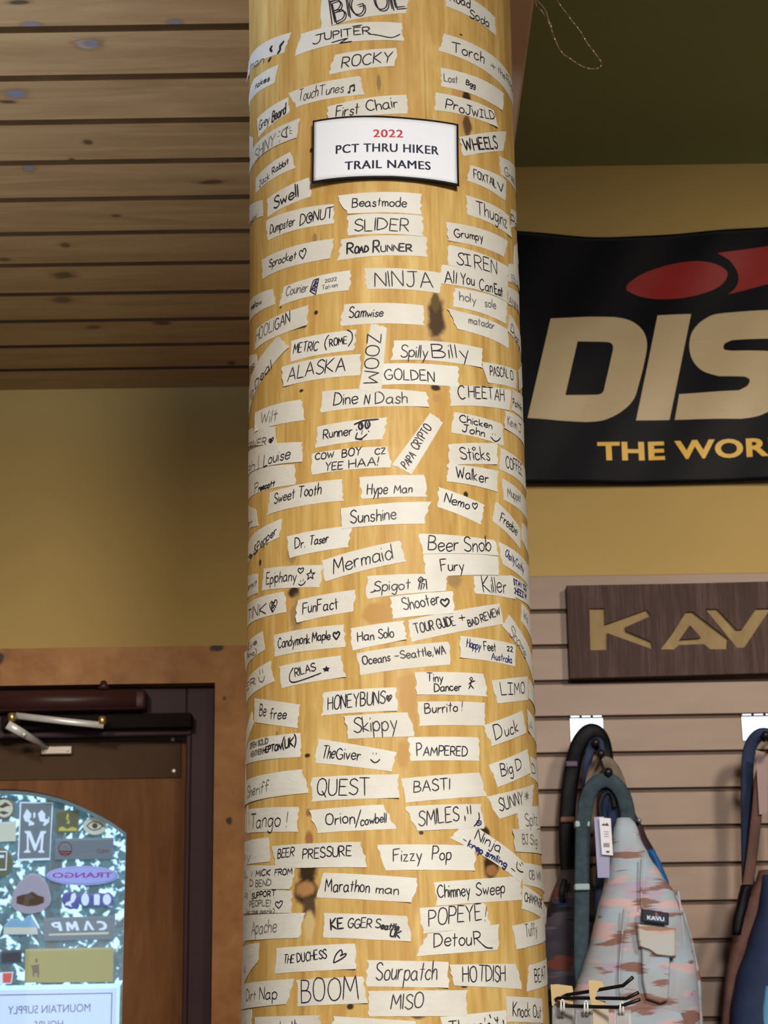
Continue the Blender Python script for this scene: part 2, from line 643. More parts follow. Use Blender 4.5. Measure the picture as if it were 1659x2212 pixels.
# closer
clo = bpy.data.objects.new('door_closer', None)
COL.objects.link(clo)
clo.parent = door
YC = YF - 0.05
a, b = W(-60, 1493, YC), W(314, 1532, YC)
mb = MB()
mb.box((a.x, YC, b.z), (b.x, YF - 0.001, a.z), 0, 0.008)
mb.tube([(a.x - 0.01, YC + 0.012, (a.z + b.z) / 2), (b.x - 0.02, YC + 0.012, (a.z + b.z) / 2)], 0.021, 14)
mb.tube([W(224, 1490, YC + 0.02), W(224, 1471, YC + 0.02)], [0.016, 0.006], 10)
mb.build('closer_body', mat_bronze, clo, True)
mb = MB()
a, b = W(225, 1541, YC), W(412, 1557, YC)
mb.box((W(0, 1541, YC).x, YC + 0.012, b.z - 0.012), (b.x, YF, a.z), 0, 0.003)
mb.build('mounting_plate', plain('matte_black_plate', (0.012, 0.008, 0.009), 0.7, spec=0.08), clo)
YA = YC - 0.03
mb = MB()
mb.tube([W(34, 1546, YA), W(130, 1557, YA), W(224, 1567, YA)], 0.005, 8, flat=1.5, flat_dir=(0, 0, 1))
mb.build('closer_arm', mat_steel, clo, True)
mb = MB()
mb.tube([W(16, 1565, YA - 0.03), W(46, 1582, YA - 0.02), W(104, 1616, YD - 0.012)], [0.010, 0.009, 0.006], 8, flat=0.5, flat_dir=(0, 1, 0))
mb.tube([W(50, 1583, YA - 0.026), W(54, 1590, YA - 0.026)], 0.006, 8)
mb.build('closer_arm', mat_steel, clo, True)
mb = MB()
for (x, y, yy) in ((221, 1556, YA), (26, 1549, YA - 0.02)):
    mb.tube([W(x, y - 9, yy), W(x, y - 7, yy), W(x, y + 7, yy), W(x, y + 9, yy)], [0.005, 0.009, 0.009, 0.006], 12)
mb.build('pivot', mat_brass, clo, True)
a, b = W(90, 1613, YD), W(158, 1632, YD)
mb = MB()
mb.box((a.x, YD - 0.016, b.z), (b.x, YD - 0.002, a.z), 0, 0.003)
for i in (0.15, 0.85):
    x = a.x + (b.x - a.x) * i
    mb.tube([(x, YD - 0.016, (a.z + b.z) / 2), (x, YD - 0.02, (a.z + b.z) / 2)], 0.004, 8)
mb.build('foot_bracket', plain('worn_grey_metal', (0.30, 0.27, 0.24), 0.4, 0.7), clo)

# ================================================================== stickers on the outside of the door glass (their backs seen from inside)
YS = YD + 0.0275


def vinyl(name, c, t=0.6):
    k = NT(name)
    f = k.noise(k.coord(), 40.0, 3.0)
    k.base(k.ramp(f, [(0.3, tuple(x * 0.94 for x in c)), (0.7, tuple(min(1, x * 1.06) for x in c))]))
    m = k.fin(0.6)
    tl = k.n('ShaderNodeBsdfTranslucent')
    tl.inputs['Color'].default_value = (c[0], c[1], c[2], 1)
    mx = k.n('ShaderNodeMixShader')
    mx.inputs[0].default_value = t
    k.t.links.new(k.b.outputs[0], mx.inputs[1])
    k.t.links.new(tl.outputs[0], mx.inputs[2])
    k.t.links.new(mx.outputs[0], k.out.inputs['Surface'])
    return m


V = {'grey': vinyl('grey_vinyl', (0.20, 0.21, 0.23)), 'pale': vinyl('pale_vinyl', (0.80, 0.76, 0.80), 0.85), 'olive': vinyl('olive_vinyl', (0.16, 0.14, 0.08)),
     'yellow': vinyl('yellow_vinyl', (0.62, 0.52, 0.12)), 'cream': vinyl('cream_vinyl', (0.66, 0.58, 0.46), 0.7), 'brown': vinyl('brown_vinyl', (0.20, 0.12, 0.08)),
     'red': vinyl('red_vinyl', (0.75, 0.12, 0.09), 0.8), 'pink': vinyl('pink_vinyl', (0.85, 0.16, 0.50), 0.8), 'lilac': vinyl('lilac_vinyl', (0.42, 0.44, 0.80)),
     'violet': vinyl('violet_vinyl', (0.13, 0.12, 0.36)), 'mauve': vinyl('mauve_vinyl', (0.42, 0.34, 0.40)), 'sky': vinyl('sky_vinyl', (0.25, 0.42, 0.58)),
     'sand': vinyl('sand_vinyl', (0.46, 0.36, 0.13)), 'paper': vinyl('notice_paper', (0.76, 0.74, 0.90), 0.8), 'aqua': vinyl('aqua_border', (0.80, 0.97, 0.95), 0.9), 'white': vinyl('white_daylit_edge', (0.92, 0.94, 0.95), 0.8), 'ink': vinyl('notice_ink', (0.16, 0.14, 0.30), 0.3), 'dark': vinyl('dark_vinyl', (0.07, 0.07, 0.10), 0.3)}
EDGE_STRIP.build('daylit_edge_strip', V['white'], door)
spl = lambda x, z, t: Vector((x, YS - t, z))


def pxz(pts, Y=YS):
    return [(p.x, p.z) for p in (W(a, b, Y) for a, b in pts)]


def disc(cx, cy, rx, ry, n=36):
    return [(cx + rx * math.cos(2 * math.pi * i / n), cy + ry * math.sin(2 * math.pi * i / n)) for i in range(n)]


PEND = []


def sticker(name, label, cat, outline, mat, hole=None):
    xs = [p[0] for p in outline]
    ys = [p[1] for p in outline]
    root = empty(name, W(sum(xs) / len(xs), sum(ys) / len(ys), YS))
    tag(root, label, cat, 'stickers on the door glass')
    PEND.append([root, outline, mat, [hole] if hole else []])
    return root


def mark(root, loops, mat, t=0.0, name='emblem', cut=None):
    """a printed patch: the film under it is cut away where it lets more light through"""
    mb = MB()
    if cut is None:
        cut = t == 0.0 and mat in (V['pale'], V['cream'], V['red'], V['yellow'])
    if cut:
        PEND[-1][3].extend(lp[0] if isinstance(lp[0], list) else lp for lp in loops)
    for lp in loops:
        if lp and isinstance(lp[0], list):
            mb.prism([pxz(l) for l in lp], spl, t, t + 0.0003, 0, False)
        else:
            mb.prism([pxz(lp)], spl, t, t + 0.0003, 0, False)
    return mb.build(name, mat, root)


def typed(root, body, x0, y0, x1, y1, cap, mat, t=0.0006, flip=True, off=0.01, plane=None, Y=None, slant=0.0):
    vs, fs, wdt = type_mesh(body, off if off > 0.02 else 0.0, 1.0)
    Y = YS if Y is None else Y
    A, B = W(x0, y0, Y), W(x1, y1, Y)
    ch = cap * Y / FPX
    out = []
    for x, yv in vs:
        q = 1 - x / wdt if flip else x / wdt
        q += slant * yv * (-1 if flip else 1)
        p = A.lerp(B, q)
        out.append(Vector((p.x, Y - t, p.z + yv * ch)))
    return mesh_obj('lettering', out, fs, mat, root)


s = sticker('sticker', 'tall dark sticker with a white M and two white shapes', 'sticker', [(41, 1855), (107, 1853), (112, 1736), (46, 1735)], V['grey'])
mark(s, [[[(38, 1860), (108, 1858), (115, 1733), (43, 1732)], [(41, 1855), (107, 1853), (112, 1736), (46, 1735)]]], V['pale'], 0.0, 'border', False)
mark(s, [[(51, 1842), (53, 1838), (58, 1836), (58, 1802), (53, 1798), (53, 1795), (66, 1795), (77, 1824), (88, 1795), (100, 1795), (100, 1798), (95, 1802), (92, 1836), (96, 1839), (96, 1842), (83, 1842), (83, 1838), (87, 1836), (89, 1808), (77, 1838), (74, 1838), (62, 1806), (62, 1836), (66, 1839), (66, 1842)],
         [(50, 1763), (58, 1747), (68, 1758), (67, 1766), (63, 1770), (75, 1778), (73, 1782), (62, 1784), (62, 1776), (54, 1774)],
         [(82, 1758), (90, 1749), (98, 1758), (97, 1768), (104, 1770), (104, 1763), (107, 1766), (106, 1776), (97, 1784), (92, 1783), (96, 1776), (86, 1774), (84, 1766)],
         [(72, 1768), (72, 1756), (75, 1754), (77, 1758), (76, 1766)]], V['pale'])
s = sticker('sticker', 'small square olive sticker with a gold rearing figure', 'sticker', [(121, 1800), (169, 1799), (171.5, 1751), (123, 1750)], V['olive'])
mark(s, [[(143, 1779), (148, 1773), (143, 1770), (144, 1760), (147, 1756), (149, 1762), (147, 1768), (151, 1775), (150, 1779)], [(127, 1795), (127, 1789), (135, 1785), (145, 1791), (155, 1786), (166, 1789), (166, 1795)]], V['yellow'])
s = sticker('sticker', 'pale oval sticker showing a single eye', 'sticker', disc(204.5, 1784.5, 25, 19), V['cream'])
eye = [(186, 1784), (195, 1776), (205, 1773), (216, 1776), (225, 1784), (215, 1792), (204, 1795), (194, 1792)]
mark(s, [[eye, [(204.5 + (x - 204.5) * 0.82, 1784 + (y - 1784) * 0.78) for x, y in eye]], disc(205, 1784, 6, 6, 20)], V['brown'], 0.0004)
s = sticker('sticker', 'wide dark sticker with red mountain ring and small reversed lettering', 'sticker', [(118, 1857), (243, 1855.5), (246, 1809.5), (120, 1812)], V['grey'])
mark(s, [[disc(141, 1834, 15, 16, 30), disc(141, 1834, 13.2, 14.2, 30)], [(127, 1838), (155, 1838), (153, 1841), (129, 1841)], [(129, 1843), (153, 1843), (150, 1846), (132, 1846)]], V['red'], 0.0004)
mark(s, [[(141, 1833), (146, 1831), (144, 1828)]], V['pale'], 0.0004)
typed(s, 'COUNTRY', 159, 1844, 209, 1843, 8, V['pale'], slant=0.03)
typed(s, 'WILD', 210, 1843, 237, 1842.5, 8, V['red'], slant=0.05)
s = sticker('sticker', 'lilac oval sticker with pink reversed capitals', 'sticker', disc(178.5, 1891.5, 78, 21), V['lilac'])
mark(s, [[disc(178.5, 1891.5, 74, 18.4), disc(178.5, 1891.5, 72.8, 17.4)]], V['pink'], 0.0004)
typed(s, 'TRANGO', 113, 1896.5, 243, 1895.5, 11, V['pink'], off=0.025)
s = sticker('sticker', 'dark violet rounded sticker with three pale reversed letters', 'sticker',
            [(133, 1944), (137, 1930), (150, 1925), (163, 1928), (170, 1936), (176, 1930), (190, 1928), (200, 1932), (212, 1928), (225, 1930), (235, 1927), (244, 1934), (245, 1946), (240, 1956), (228, 1958), (200, 1957), (180, 1958), (170, 1952), (165, 1960), (152, 1965), (140, 1960)], V['violet'])
mark(s, [[disc(184, 1943, 8.5, 13.5, 22)], [(203, 1955), (203, 1932), (213, 1931), (216, 1935), (215, 1955)],
         [disc(231, 1943, 9, 12, 22)], [(133, 1947), (142, 1950), (152, 1946), (154, 1932), (162, 1928), (165, 1938), (160, 1948), (153, 1952), (156, 1960), (148, 1956), (140, 1956)]], V['pale'])
s = sticker('sticker', 'rounded triangular mauve sticker with a faint scene', 'sticker', spline([(70, 1886), (55, 1893), (35, 1915), (24, 1945), (27, 1960), (42, 1970), (65, 1974), (90, 1968), (106, 1955), (110, 1940), (102, 1910), (88, 1892)], 4, True), V['mauve'])
mark(s, [[(36, 1937), (48, 1933), (60, 1931), (70, 1926), (82, 1934), (95, 1938), (95, 1950), (80, 1956), (60, 1958), (36, 1952)]], V['brown'], 0.0004)
mark(s, [[(50, 1955), (54, 1936), (64, 1930), (74, 1938), (63, 1944), (62, 1956)]], V['pale'], 0.0008)
s = sticker('sticker', 'wide grey sticker with large reversed pale capitals', 'sticker', [(94, 2032.5), (247, 2029), (249, 1978), (94, 1983)], V['grey'])
c4 = lambda pts: [(x * 0.18083, 1960 + y * 0.18083) for x, y in pts]
mark(s, [c4([(1155, 165), (1200, 160), (1250, 175), (1280, 210), (1275, 250), (1240, 272), (1185, 272), (1180, 255), (1225, 245), (1242, 220), (1225, 195), (1190, 185), (1160, 190)]),
         c4([(1030, 160), (1060, 162), (1130, 270), (1095, 272), (1045, 200), (1040, 275), (1000, 275)]),
         c4([(785, 180), (825, 172), (865, 215), (880, 165), (915, 165), (950, 275), (910, 278), (895, 225), (870, 268), (855, 268), (820, 218), (835, 282), (800, 285)]),
         c4([(610, 190), (650, 175), (720, 172), (750, 280), (710, 285), (695, 245), (650, 240), (618, 220)])], V['pale'], name='lettering')
mark(s, [c4([(650, 203), (688, 200), (692, 220), (656, 222)])], V['grey'], 0.0004)
mark(s, [[(105, 2021), (234, 2018), (236, 2013), (106, 2017)]], V['cream'])
s = sticker('sticker', 'pale blue mountain outline sticker with a band under its peaks', 'sticker', [(7, 2019), (8, 2000), (25, 1983), (33, 1985), (38, 1979), (48, 1990), (63, 1975), (80, 2003), (83, 2019)], V['sky'])
mark(s, [[(8, 2018), (9, 2003), (79, 2003), (81, 2018)]], V['cream'])
s = sticker('sticker', 'wide plain sand coloured sticker with a small dark figure', 'sticker', [(53, 2123), (244, 2121), (245.5, 2046), (55, 2050)], V['sand'])
mark(s, [[(66, 2086), (84, 2083), (85, 2100), (84, 2112), (81, 2112), (80, 2102), (75, 2102), (74, 2110), (71, 2110), (70, 2092)], disc(79, 2075, 2.5, 5, 12)], V['mauve'], 0.0004)
s = sticker('sticker', 'small dark rectangle sticker left of the sand coloured one', 'sticker', [(2.5, 2079), (46.5, 2078), (47.5, 2051), (4, 2053)], V['dark'])
s = sticker('sticker', 'small pale sticker with a red block, under the dark rectangle', 'sticker', [(-8, 2126), (25, 2125), (29, 2099), (-8, 2101)], V['pale'])
mark(s, [[(6, 2123), (23, 2123), (27, 2101), (6, 2102)]], V['red'])
s = sticker('sticker', 'round brown and cream badge at the upper left of the glass', 'sticker', disc(9, 1746, 23, 23.5), V['brown'])
mark(s, [disc(9, 1746, 19, 19.5)], V['cream'])
mark(s, [[(-6, 1742), (4, 1739), (12, 1733), (24, 1741), (14, 1742), (6, 1746)], [(-4, 1754), (8, 1752), (20, 1756), (8, 1760)]], V['brown'], 0.0008)
s = sticker('sticker', 'plain cream square sticker under the round badge', 'sticker', [(-12, 1819), (34, 1817), (35, 1774), (-12, 1777)], V['cream'])
s = sticker('sticker', 'large dark round sticker with a square frame, cut by photo edge', 'sticker', disc(-4, 1862, 33, 33), V['olive'])
mark(s, [[[(-20, 1880), (14, 1880), (16, 1838), (-20, 1838)], [(-17, 1877), (12, 1877), (13.5, 1841), (-17, 1841)]]], V['pale'])
mark(s, [[[(-17, 1877), (12, 1877), (13.5, 1841), (-17, 1841)], [(-12, 1853), (9, 1853), (9, 1847), (-12, 1847)]]], V['olive'], 0.0, 'panel', False)
mark(s, [[(-12, 1853), (9, 1853), (9, 1847), (-12, 1847)]], V['pale'], 0.0, 'emblem', False)
s = sticker('paper_notice', 'large pale notice with reversed MOUNTAIN SUPPLY lettering on the glass', 'notice', [(-150, 2420), (252, 2414), (260, 2124), (-150, 2132)], V['aqua'], [(-140, 2410), (245, 2405), (252, 2135), (-140, 2142)])
tag(s, group=None)
del s['group']
mark(s, [[(-140, 2410), (245, 2405), (252, 2135), (-140, 2142)]], V['paper'], 0.0, 'panel', False)
mark(s, [[[(-130, 2400), (236, 2396), (243, 2144.5), (-130, 2151)], [(-128.5, 2398), (234.5, 2394), (241, 2146.5), (-128.5, 2153)]]], V['ink'], 0.0008, 'border')
typed(s, 'MOUNTAIN SUPPLY', 17, 2191, 195, 2185, 16, V['ink'], 0.0009, off=0.005)
typed(s, 'HOURS', 73, 2222, 136, 2220, 15, V['ink'], 0.0009, off=0.005)
for root, outline, mat, holes in PEND:
    mb = MB()
    mb.prism([pxz(outline)] + [pxz(h_) for h_ in holes], spl, 0.0, 0.0002, 0, False)
    mb.build('sheet', mat, root)


# ================================================================== log pillar
def _kn(px, py, rw, rh, c, depth=0.05):
    s, z = Cp(px, py)
    p = Pp(s, z)
    sc = PXM * 1.02
    return (p.x, p.y, p.z, rw * sc * 1.15 + 0.0005, depth, rh * sc * 1.05, c)


DK, BR, GR, RED = (0.045, 0.025, 0.012), (0.36, 0.16, 0.06), (0.36, 0.23, 0.09), (0.53, 0.29, 0.085)
knots = [
    _kn(1003, 222, 22, 70, (0.55, 0.30, 0.11)), _kn(996, 165, 4, 11, DK), _kn(1008, 212, 9, 26, DK), _kn(1010, 272, 8, 26, (0.12, 0.07, 0.03)),
    _kn(940, 700, 26, 85, (0.62, 0.40, 0.15)), _kn(942, 692, 16, 50, (0.075, 0.042, 0.018)), _kn(940, 650, 7, 25, (0.13, 0.08, 0.03)), _kn(946, 735, 12, 10, (0.4, 0.24, 0.12)), _kn(942, 838, 9, 7, DK),
    _kn(944, 860, 8, 10, (0.5, 0.28, 0.1)),
    _kn(634, 1278, 11, 14, DK), _kn(640, 1325, 11, 40, GR), _kn(631, 1200, 9, 22, GR), _kn(812, 1325, 22, 24, RED),
    _kn(664, 1885, 19, 36, DK), _kn(664, 1926, 22, 26, DK), _kn(662, 1920, 16, 16, (0.46, 0.23, 0.09)), _kn(668, 1962, 12, 26, (0.10, 0.06, 0.03)),
    _kn(668, 2000, 9, 30, (0.66, 0.48, 0.22)), _kn(664, 1632, 5, 5, DK), _kn(672, 325, 3, 6, DK), _kn(683, 675, 3, 5, DK), _kn(757, 2174, 6, 6, DK),
    _kn(996, 75, 4, 3, DK), _kn(1006, 1068, 4, 7, DK), _kn(562, 1216, 2, 8, DK), _kn(905, 2192, 14, 9, (0.1, 0.06, 0.03)), _kn(606, 664, 2, 3, DK),
    _kn(1060, 1860, 14, 34, DK), _kn(1062, 1880, 9, 10, BR), _kn(1048, 1800, 8, 12, DK), _kn(910, 1799, 4, 4, DK), _kn(651, 844, 3, 3, DK),
    _kn(818, 180, 4, 22, (0.3, 0.19, 0.08)), _kn(680, 515, 4, 12, GR), _kn(982, 1252, 14, 18, GR), _kn(598, 1590, 2, 12, GR),
    _kn(870, 1630, 12, 32, RED), _kn(880, 1505, 16, 60, RED), _kn(862, 2190, 10, 8, GR), _kn(1003, 2130, 6, 4, DK), _kn(667, 1755, 5, 8, BR), _kn(668, 1812, 8, 16, BR),
]
mat_log = wood('varnished_log', (0.45, 0.25, 0.065), (0.61, 0.38, 0.115), (0.73, 0.52, 0.21), (13.0, 13.0, 1.0), 1.0, 0.6, knots, 0.03, 0.12, spec=0.25, patch=(0.50, 0.25, 0.065))

TOPZ = WZ(840, -200, 9).z and W(270, 839, 4.0).z
v, f = [], []
SEG, NZ = 144, 60
rnd = random.Random(3)
for j in range(NZ + 1):
    z = TOPZ * j / NZ
    for i in range(SEG):
        th = 2 * math.pi * i / SEG
        r = PR(z)
        v.append(Vector((PX + r * math.sin(th), PD - r * math.cos(th), z)))
for j in range(NZ):
    for i in range(SEG):
        i2 = (i + 1) % SEG
        f.append((j * SEG + i, j * SEG + i2, (j + 1) * SEG + i2, (j + 1) * SEG + i))
f.append(tuple(range(SEG)))
f.append(tuple(NZ * SEG + i for i in reversed(range(SEG))))
pillar = mesh_obj('log_pillar', v, f, mat_log, smooth=True)
pillar.data.polygons[-1].use_smooth = False
pillar.data.polygons[-2].use_smooth = False
tag(pillar, 'round varnished yellow log pillar covered in handwritten tape strips', 'pillar')

# ================================================================== handwriting
G_ = {
 'A': '0,0 3.5,10 7,0;1.2,3.5 5.8,3.5', 'B': '0,0 0,10;~0,10 4,9.6 5,7.6 3.5,5.6 0,5.2;~0,5.2 4.5,4.8 6,2.6 4.3,.3 0,0',
 'C': '~6.5,8.5 4.5,10 1.5,8.6 0,5 1.3,1.3 4,0 6.8,1.4', 'D': '0,0 0,10;~0,10 4,9.3 6.8,5.5 5.2,1.5 0,0',
 'E': '5.5,10 0,10 0,0 5.8,0;0,5.2 4.5,5.2', 'F': '5.5,10 0,10 0,0;0,5.2 4.4,5.4',
 'G': '~6.5,8.5 4.5,10 1.5,8.6 0,5 1.3,1.2 4,0 6.6,1.6 6.8,4.3;6.9,4.4 3.8,4.4', 'H': '0,0 0,10;6,0 6,10;0,5.2 6,5.2',
 'I': '0,0 0,10', '|': '0,10 3.6,10;1.8,10 1.8,0;0,0 3.6,0', 'J': '1,10 6,10;~4,10 4,3 2.8,.3 .8,.4 0,2',
 'K': '0,0 0,10;5.8,10 0,4.8 6,0', 'L': '0,10 0,0 5.2,0', 'M': '0,0 .8,10 4,3 7.2,10 8,0', 'N': '0,0 0,10 6,0 6,10',
 'O': '~3.5,10 1,8.8 0,5 1,1.2 3.5,0 6,1.2 7,5 6,8.8 3.2,10.2', 'P': '0,0 0,10;~0,10 4,9.8 5.6,7.5 4.2,5.1 0,4.6',
 'Q': '~3.5,10 1,8.8 0,5 1,1.2 3.5,0 6,1.2 7,5 6,8.8 3.2,10.2;4,2.5 7.2,-1.2', 'R': '0,0 0,10;~0,10 4,9.8 5.6,7.5 4.2,5.1 0,4.6;2,4.7 6,0',
 'S': '~5.6,8.6 3.5,10 .9,9 .6,6.8 3,5.2 5.5,3.6 5.4,1.2 2.8,0 0,1.4', 'T': '0,10 7,10;3.5,10 3.5,0',
 'U': '~0,10 .1,3 1.2,.5 3,0 5,.6 6,3 6,10', 'V': '0,10 3.2,0 6.4,10', 'W': '0,10 2,0 4.4,8 6.6,0 9,10', 'X': '0,10 6,0;6,10 0,0',
 'Y': '0,10 3.2,5.2 6.4,10;3.2,5.2 3,0', 'Z': '0,10 6,10 0,0 6.2,0',
 'a': '~5,4.6 3.2,5.6 .9,4.6 0,2.6 .8,.4 2.6,0 4.6,1.6 5,4.8;~5,5.2 5,1 5.8,0', 'b': '0,10 0,0;~0,2.8 1.6,5.2 3.6,5.2 4.8,2.8 3.6,.2 1.6,0 0,1.8',
 'c': '~4.4,4.6 2.6,5.6 .6,4.4 0,2.4 1,.4 2.8,0 4.6,1', 'd': '5,10 5,0;~5,3.6 3.4,5.5 1,4.9 0,2.6 1,.3 3,0 5,2',
 'e': '~.3,2.8 4.6,3.2 4.2,5 2.4,5.6 .5,4.4 0,2.2 1.3,.2 3.2,0 4.8,1.2', 'f': '~4.2,9 2.8,10 1.6,8.5 1.5,0;0,5.4 3.6,5.6',
 'g': '~4.8,4.6 3,5.6 .8,4.6 .2,2.6 1.4,.4 3.4,.6 4.8,3;~4.9,5.4 4.8,-1.5 3.2,-4 .6,-3', 'h': '0,10 0,0;~0,3 1.8,5.4 3.8,5 4.2,3 4.2,0',
 'i': '0,5.4 0,0;0,8 .1,8.4', 'j': '~1.6,5.4 1.6,-2 .6,-3.6 -1,-3;1.6,8 1.7,8.4', 'k': '0,10 0,0;4,5.4 0,2.6 4.2,0', 'l': '0,10 0,0',
 'm': '0,5.4 0,0;~0,3.2 1.4,5.3 2.8,4.8 3,3 3,0;~3,3.2 4.4,5.3 5.8,4.8 6,3 6,0', 'n': '0,5.4 0,0;~0,3.2 1.8,5.4 3.6,5 4,3 4,0',
 'o': '~2.4,5.5 .6,4.6 0,2.7 .7,.7 2.4,0 4.2,.8 4.8,2.8 4.1,4.7 2.2,5.6', 'p': '0,5.4 0,-4;~0,3.6 1.6,5.5 3.8,5.2 4.8,2.8 3.6,.3 1.4,.2 0,1.6',
 'q': '~4.8,4.6 3,5.6 .8,4.6 .2,2.6 1.4,.4 3.4,.6 4.8,3;4.9,5.4 4.8,-4', 'r': '0,5.4 0,0;~0,3 1.4,5 3.4,5.2',
 's': '~3.8,4.7 2.2,5.6 .6,4.6 1.2,3.2 3.2,2.4 3.6,.9 2,0 0,.9', 't': '1.7,9 1.6,0;0,5.8 3.6,6', 'u': '~0,5.4 .1,1.6 1.4,0 3,.4 4.2,2.4;4.2,5.4 4.3,0',
 'v': '0,5.4 2,0 4.2,5.4', 'w': '0,5.4 1.5,0 3,4.4 4.6,0 6.2,5.4', 'x': '0,5.4 4,0;4,5.4 0,0', 'y': '0,5.4 2.2,.4;4.6,5.4 1.2,-4',
 'z': '0,5.4 3.8,5.4 0,0 4.2,0', '0': '~2.5,10 .6,8.6 0,5 .6,1.2 2.5,0 4.4,1.2 5,5 4.4,8.8 2.4,10', '2': '~0,8.4 2.2,10 4.4,8.6 3.6,5.4 0,0;0,0 5,0',
 '4': '3.4,0 3.4,10 0,3.6 5,3.6', '5': '5,10 1,10 .6,5.8;~.6,5.8 3.4,6 4.8,3.2 3,.2 0,.8',
 '!': '.3,10 0,3.2;-.1,.7 -.1,0', '-': '0,4 3.4,4', '/': '0,-2 3,11', ',': '.8,1 0,-2', '.': '0,.5 .2,0', '&': '~6,2 4,0 1,.4 0,2.6 3.4,6.6 3.4,9 2,10 .8,8.6 2,6 6,0',
 '(': '~2.4,12 .3,8.4 .2,3 2.2,-1.5', ')': '~0,12 2.2,8.4 2.3,3 .2,-1.5', '+': '0,5 6,5;3,8.4 3,1.6', "'": '.2,10 0,7.6', ':': '0,6 0,6.4;0,1 0,1.4', '*': '0,5 6,5;3,9 3,1;1,8 5,2;1,2 5,8',
 '\u2661': '~3.5,0 .3,4.5 0,7.5 1.6,9 3.5,7;~3.5,7 5.4,9.4 7.2,7.6 6.6,4.4 3.5,0',
 '\u2665': '~3.5,0 .3,4.5 0,7.5 1.6,9 3.5,7;~3.5,7 5.4,9.4 7.2,7.6 6.6,4.4 3.5,0;3.5,1 1.2,5 5.8,7.8 1.4,7.6 3.6,3 5.8,5 3.4,5.6;2.2,3.6 5.4,4.4',
 '\u263a': '2,7 2.1,9.4;4.6,7 4.7,9.4;~0,4.4 1.6,1.2 3.6,.4 5.6,1.6 6.8,4.6', '\u2605': '0,6.2 7.4,6 1.4,1.4 3.8,9.8 6.2,1 0,6.2',
 '\u2606': '3.8,9.8 4.6,6.4 7.6,6.2 5.2,4.2 6.4,.6 3.6,2.8 1,.8 2,4.2 0,6.4 3,6.4 3.8,9.8',
 '\u266b': '~1.4,1.2 .2,.8 .6,-.4 1.8,.2 1.6,1.2;1.7,1 1.9,9 6.4,10 6.2,2;~6.1,2.2 4.8,1.8 5.2,.6 6.4,1.2 6.2,2.2;1.9,7.4 6.3,8.4',
}
GL = {}
for ch, d in G_.items():
    st = []
    for part in d.split(';'):
        sm = part.startswith('~')
        pts = [tuple(float(q) / 10 for q in p.split(',')) for p in part.lstrip('~').split()]
        st.append((sm, pts))
    xs = [p[0] for _, pts in st for p in pts]
    GL[ch] = (st, max(xs))

INK = {'k': plain('black_marker_ink', (0.022, 0.016, 0.028), 0.5), 'g': plain('faint_grey_ink', (0.17, 0.16, 0.165), 0.6),
       'n': plain('navy_marker_ink', (0.03, 0.035, 0.15), 0.5), 'p': plain('pale_ink', (0.34, 0.36, 0.38), 0.6)}
INKI = {'k': 1, 'g': 2, 'n': 3, 'p': 4}
WID = {'t': 2.2, 'n': 3.0, 'b': 4.3, 'x': 8.0}

kt = NT('masking_tape_paper')
oi = kt.n('ShaderNodeObjectInfo')
vv = kt.coord()
nz = kt.noise(vv, 22.0, 4.0, 0.6)
c0 = kt.ramp(nz, [(0.3, (0.73, 0.70, 0.64)), (0.7, (0.81, 0.79, 0.74))])
c1 = kt.mixc(oi.outputs['Random'], (0.93, 0.91, 0.88), (1.0, 1.0, 1.0))
kt.base(kt.mixc(1.0, c0, c1, 'MULTIPLY'))
h = kt.math('ADD', kt.noise(kt.coord(), 900.0, 2.0), kt.math('MULTIPLY', kt.noise(kt.coord(scale=(1, 1, 3)), 55.0, 3.0), 2.2))
kt.bump(h, 0.22, 0.0012)
mat_tape = kt.fin(0.62, 0.0, 0.35)
TAPEM = [mat_tape, INK['k'], INK['g'], INK['n'], INK['p']]

SIL = [(540, 0), (534.5, 1106), (522, 2212)], [(1105.5, 0), (1134.5, 1106), (1187, 2212)]


def sil(side, y):
    (x0, y0), (x1, y1), (x2, y2) = SIL[side]
    if y < y1:
        return x0 + (x1 - x0) * (y - y0) / (y1 - y0)
    return x1 + (x2 - x1) * (y - y1) / (y2 - y1)


_placed = []


def _poly_hit(a, b):
    for P, Q in ((a, b), (b, a)):
        for i in range(len(P)):
            j = (i + 1) % len(P)
            nx, ny = P[j][1] - P[i][1], P[i][0] - P[j][0]
            pa = [p[0] * nx + p[1] * ny for p in P]
            qa = [p[0] * nx + p[1] * ny for p in Q]
            if max(pa) <= min(qa) + 1e-6 or max(qa) <= min(pa) + 1e-6:
                return False
    return True


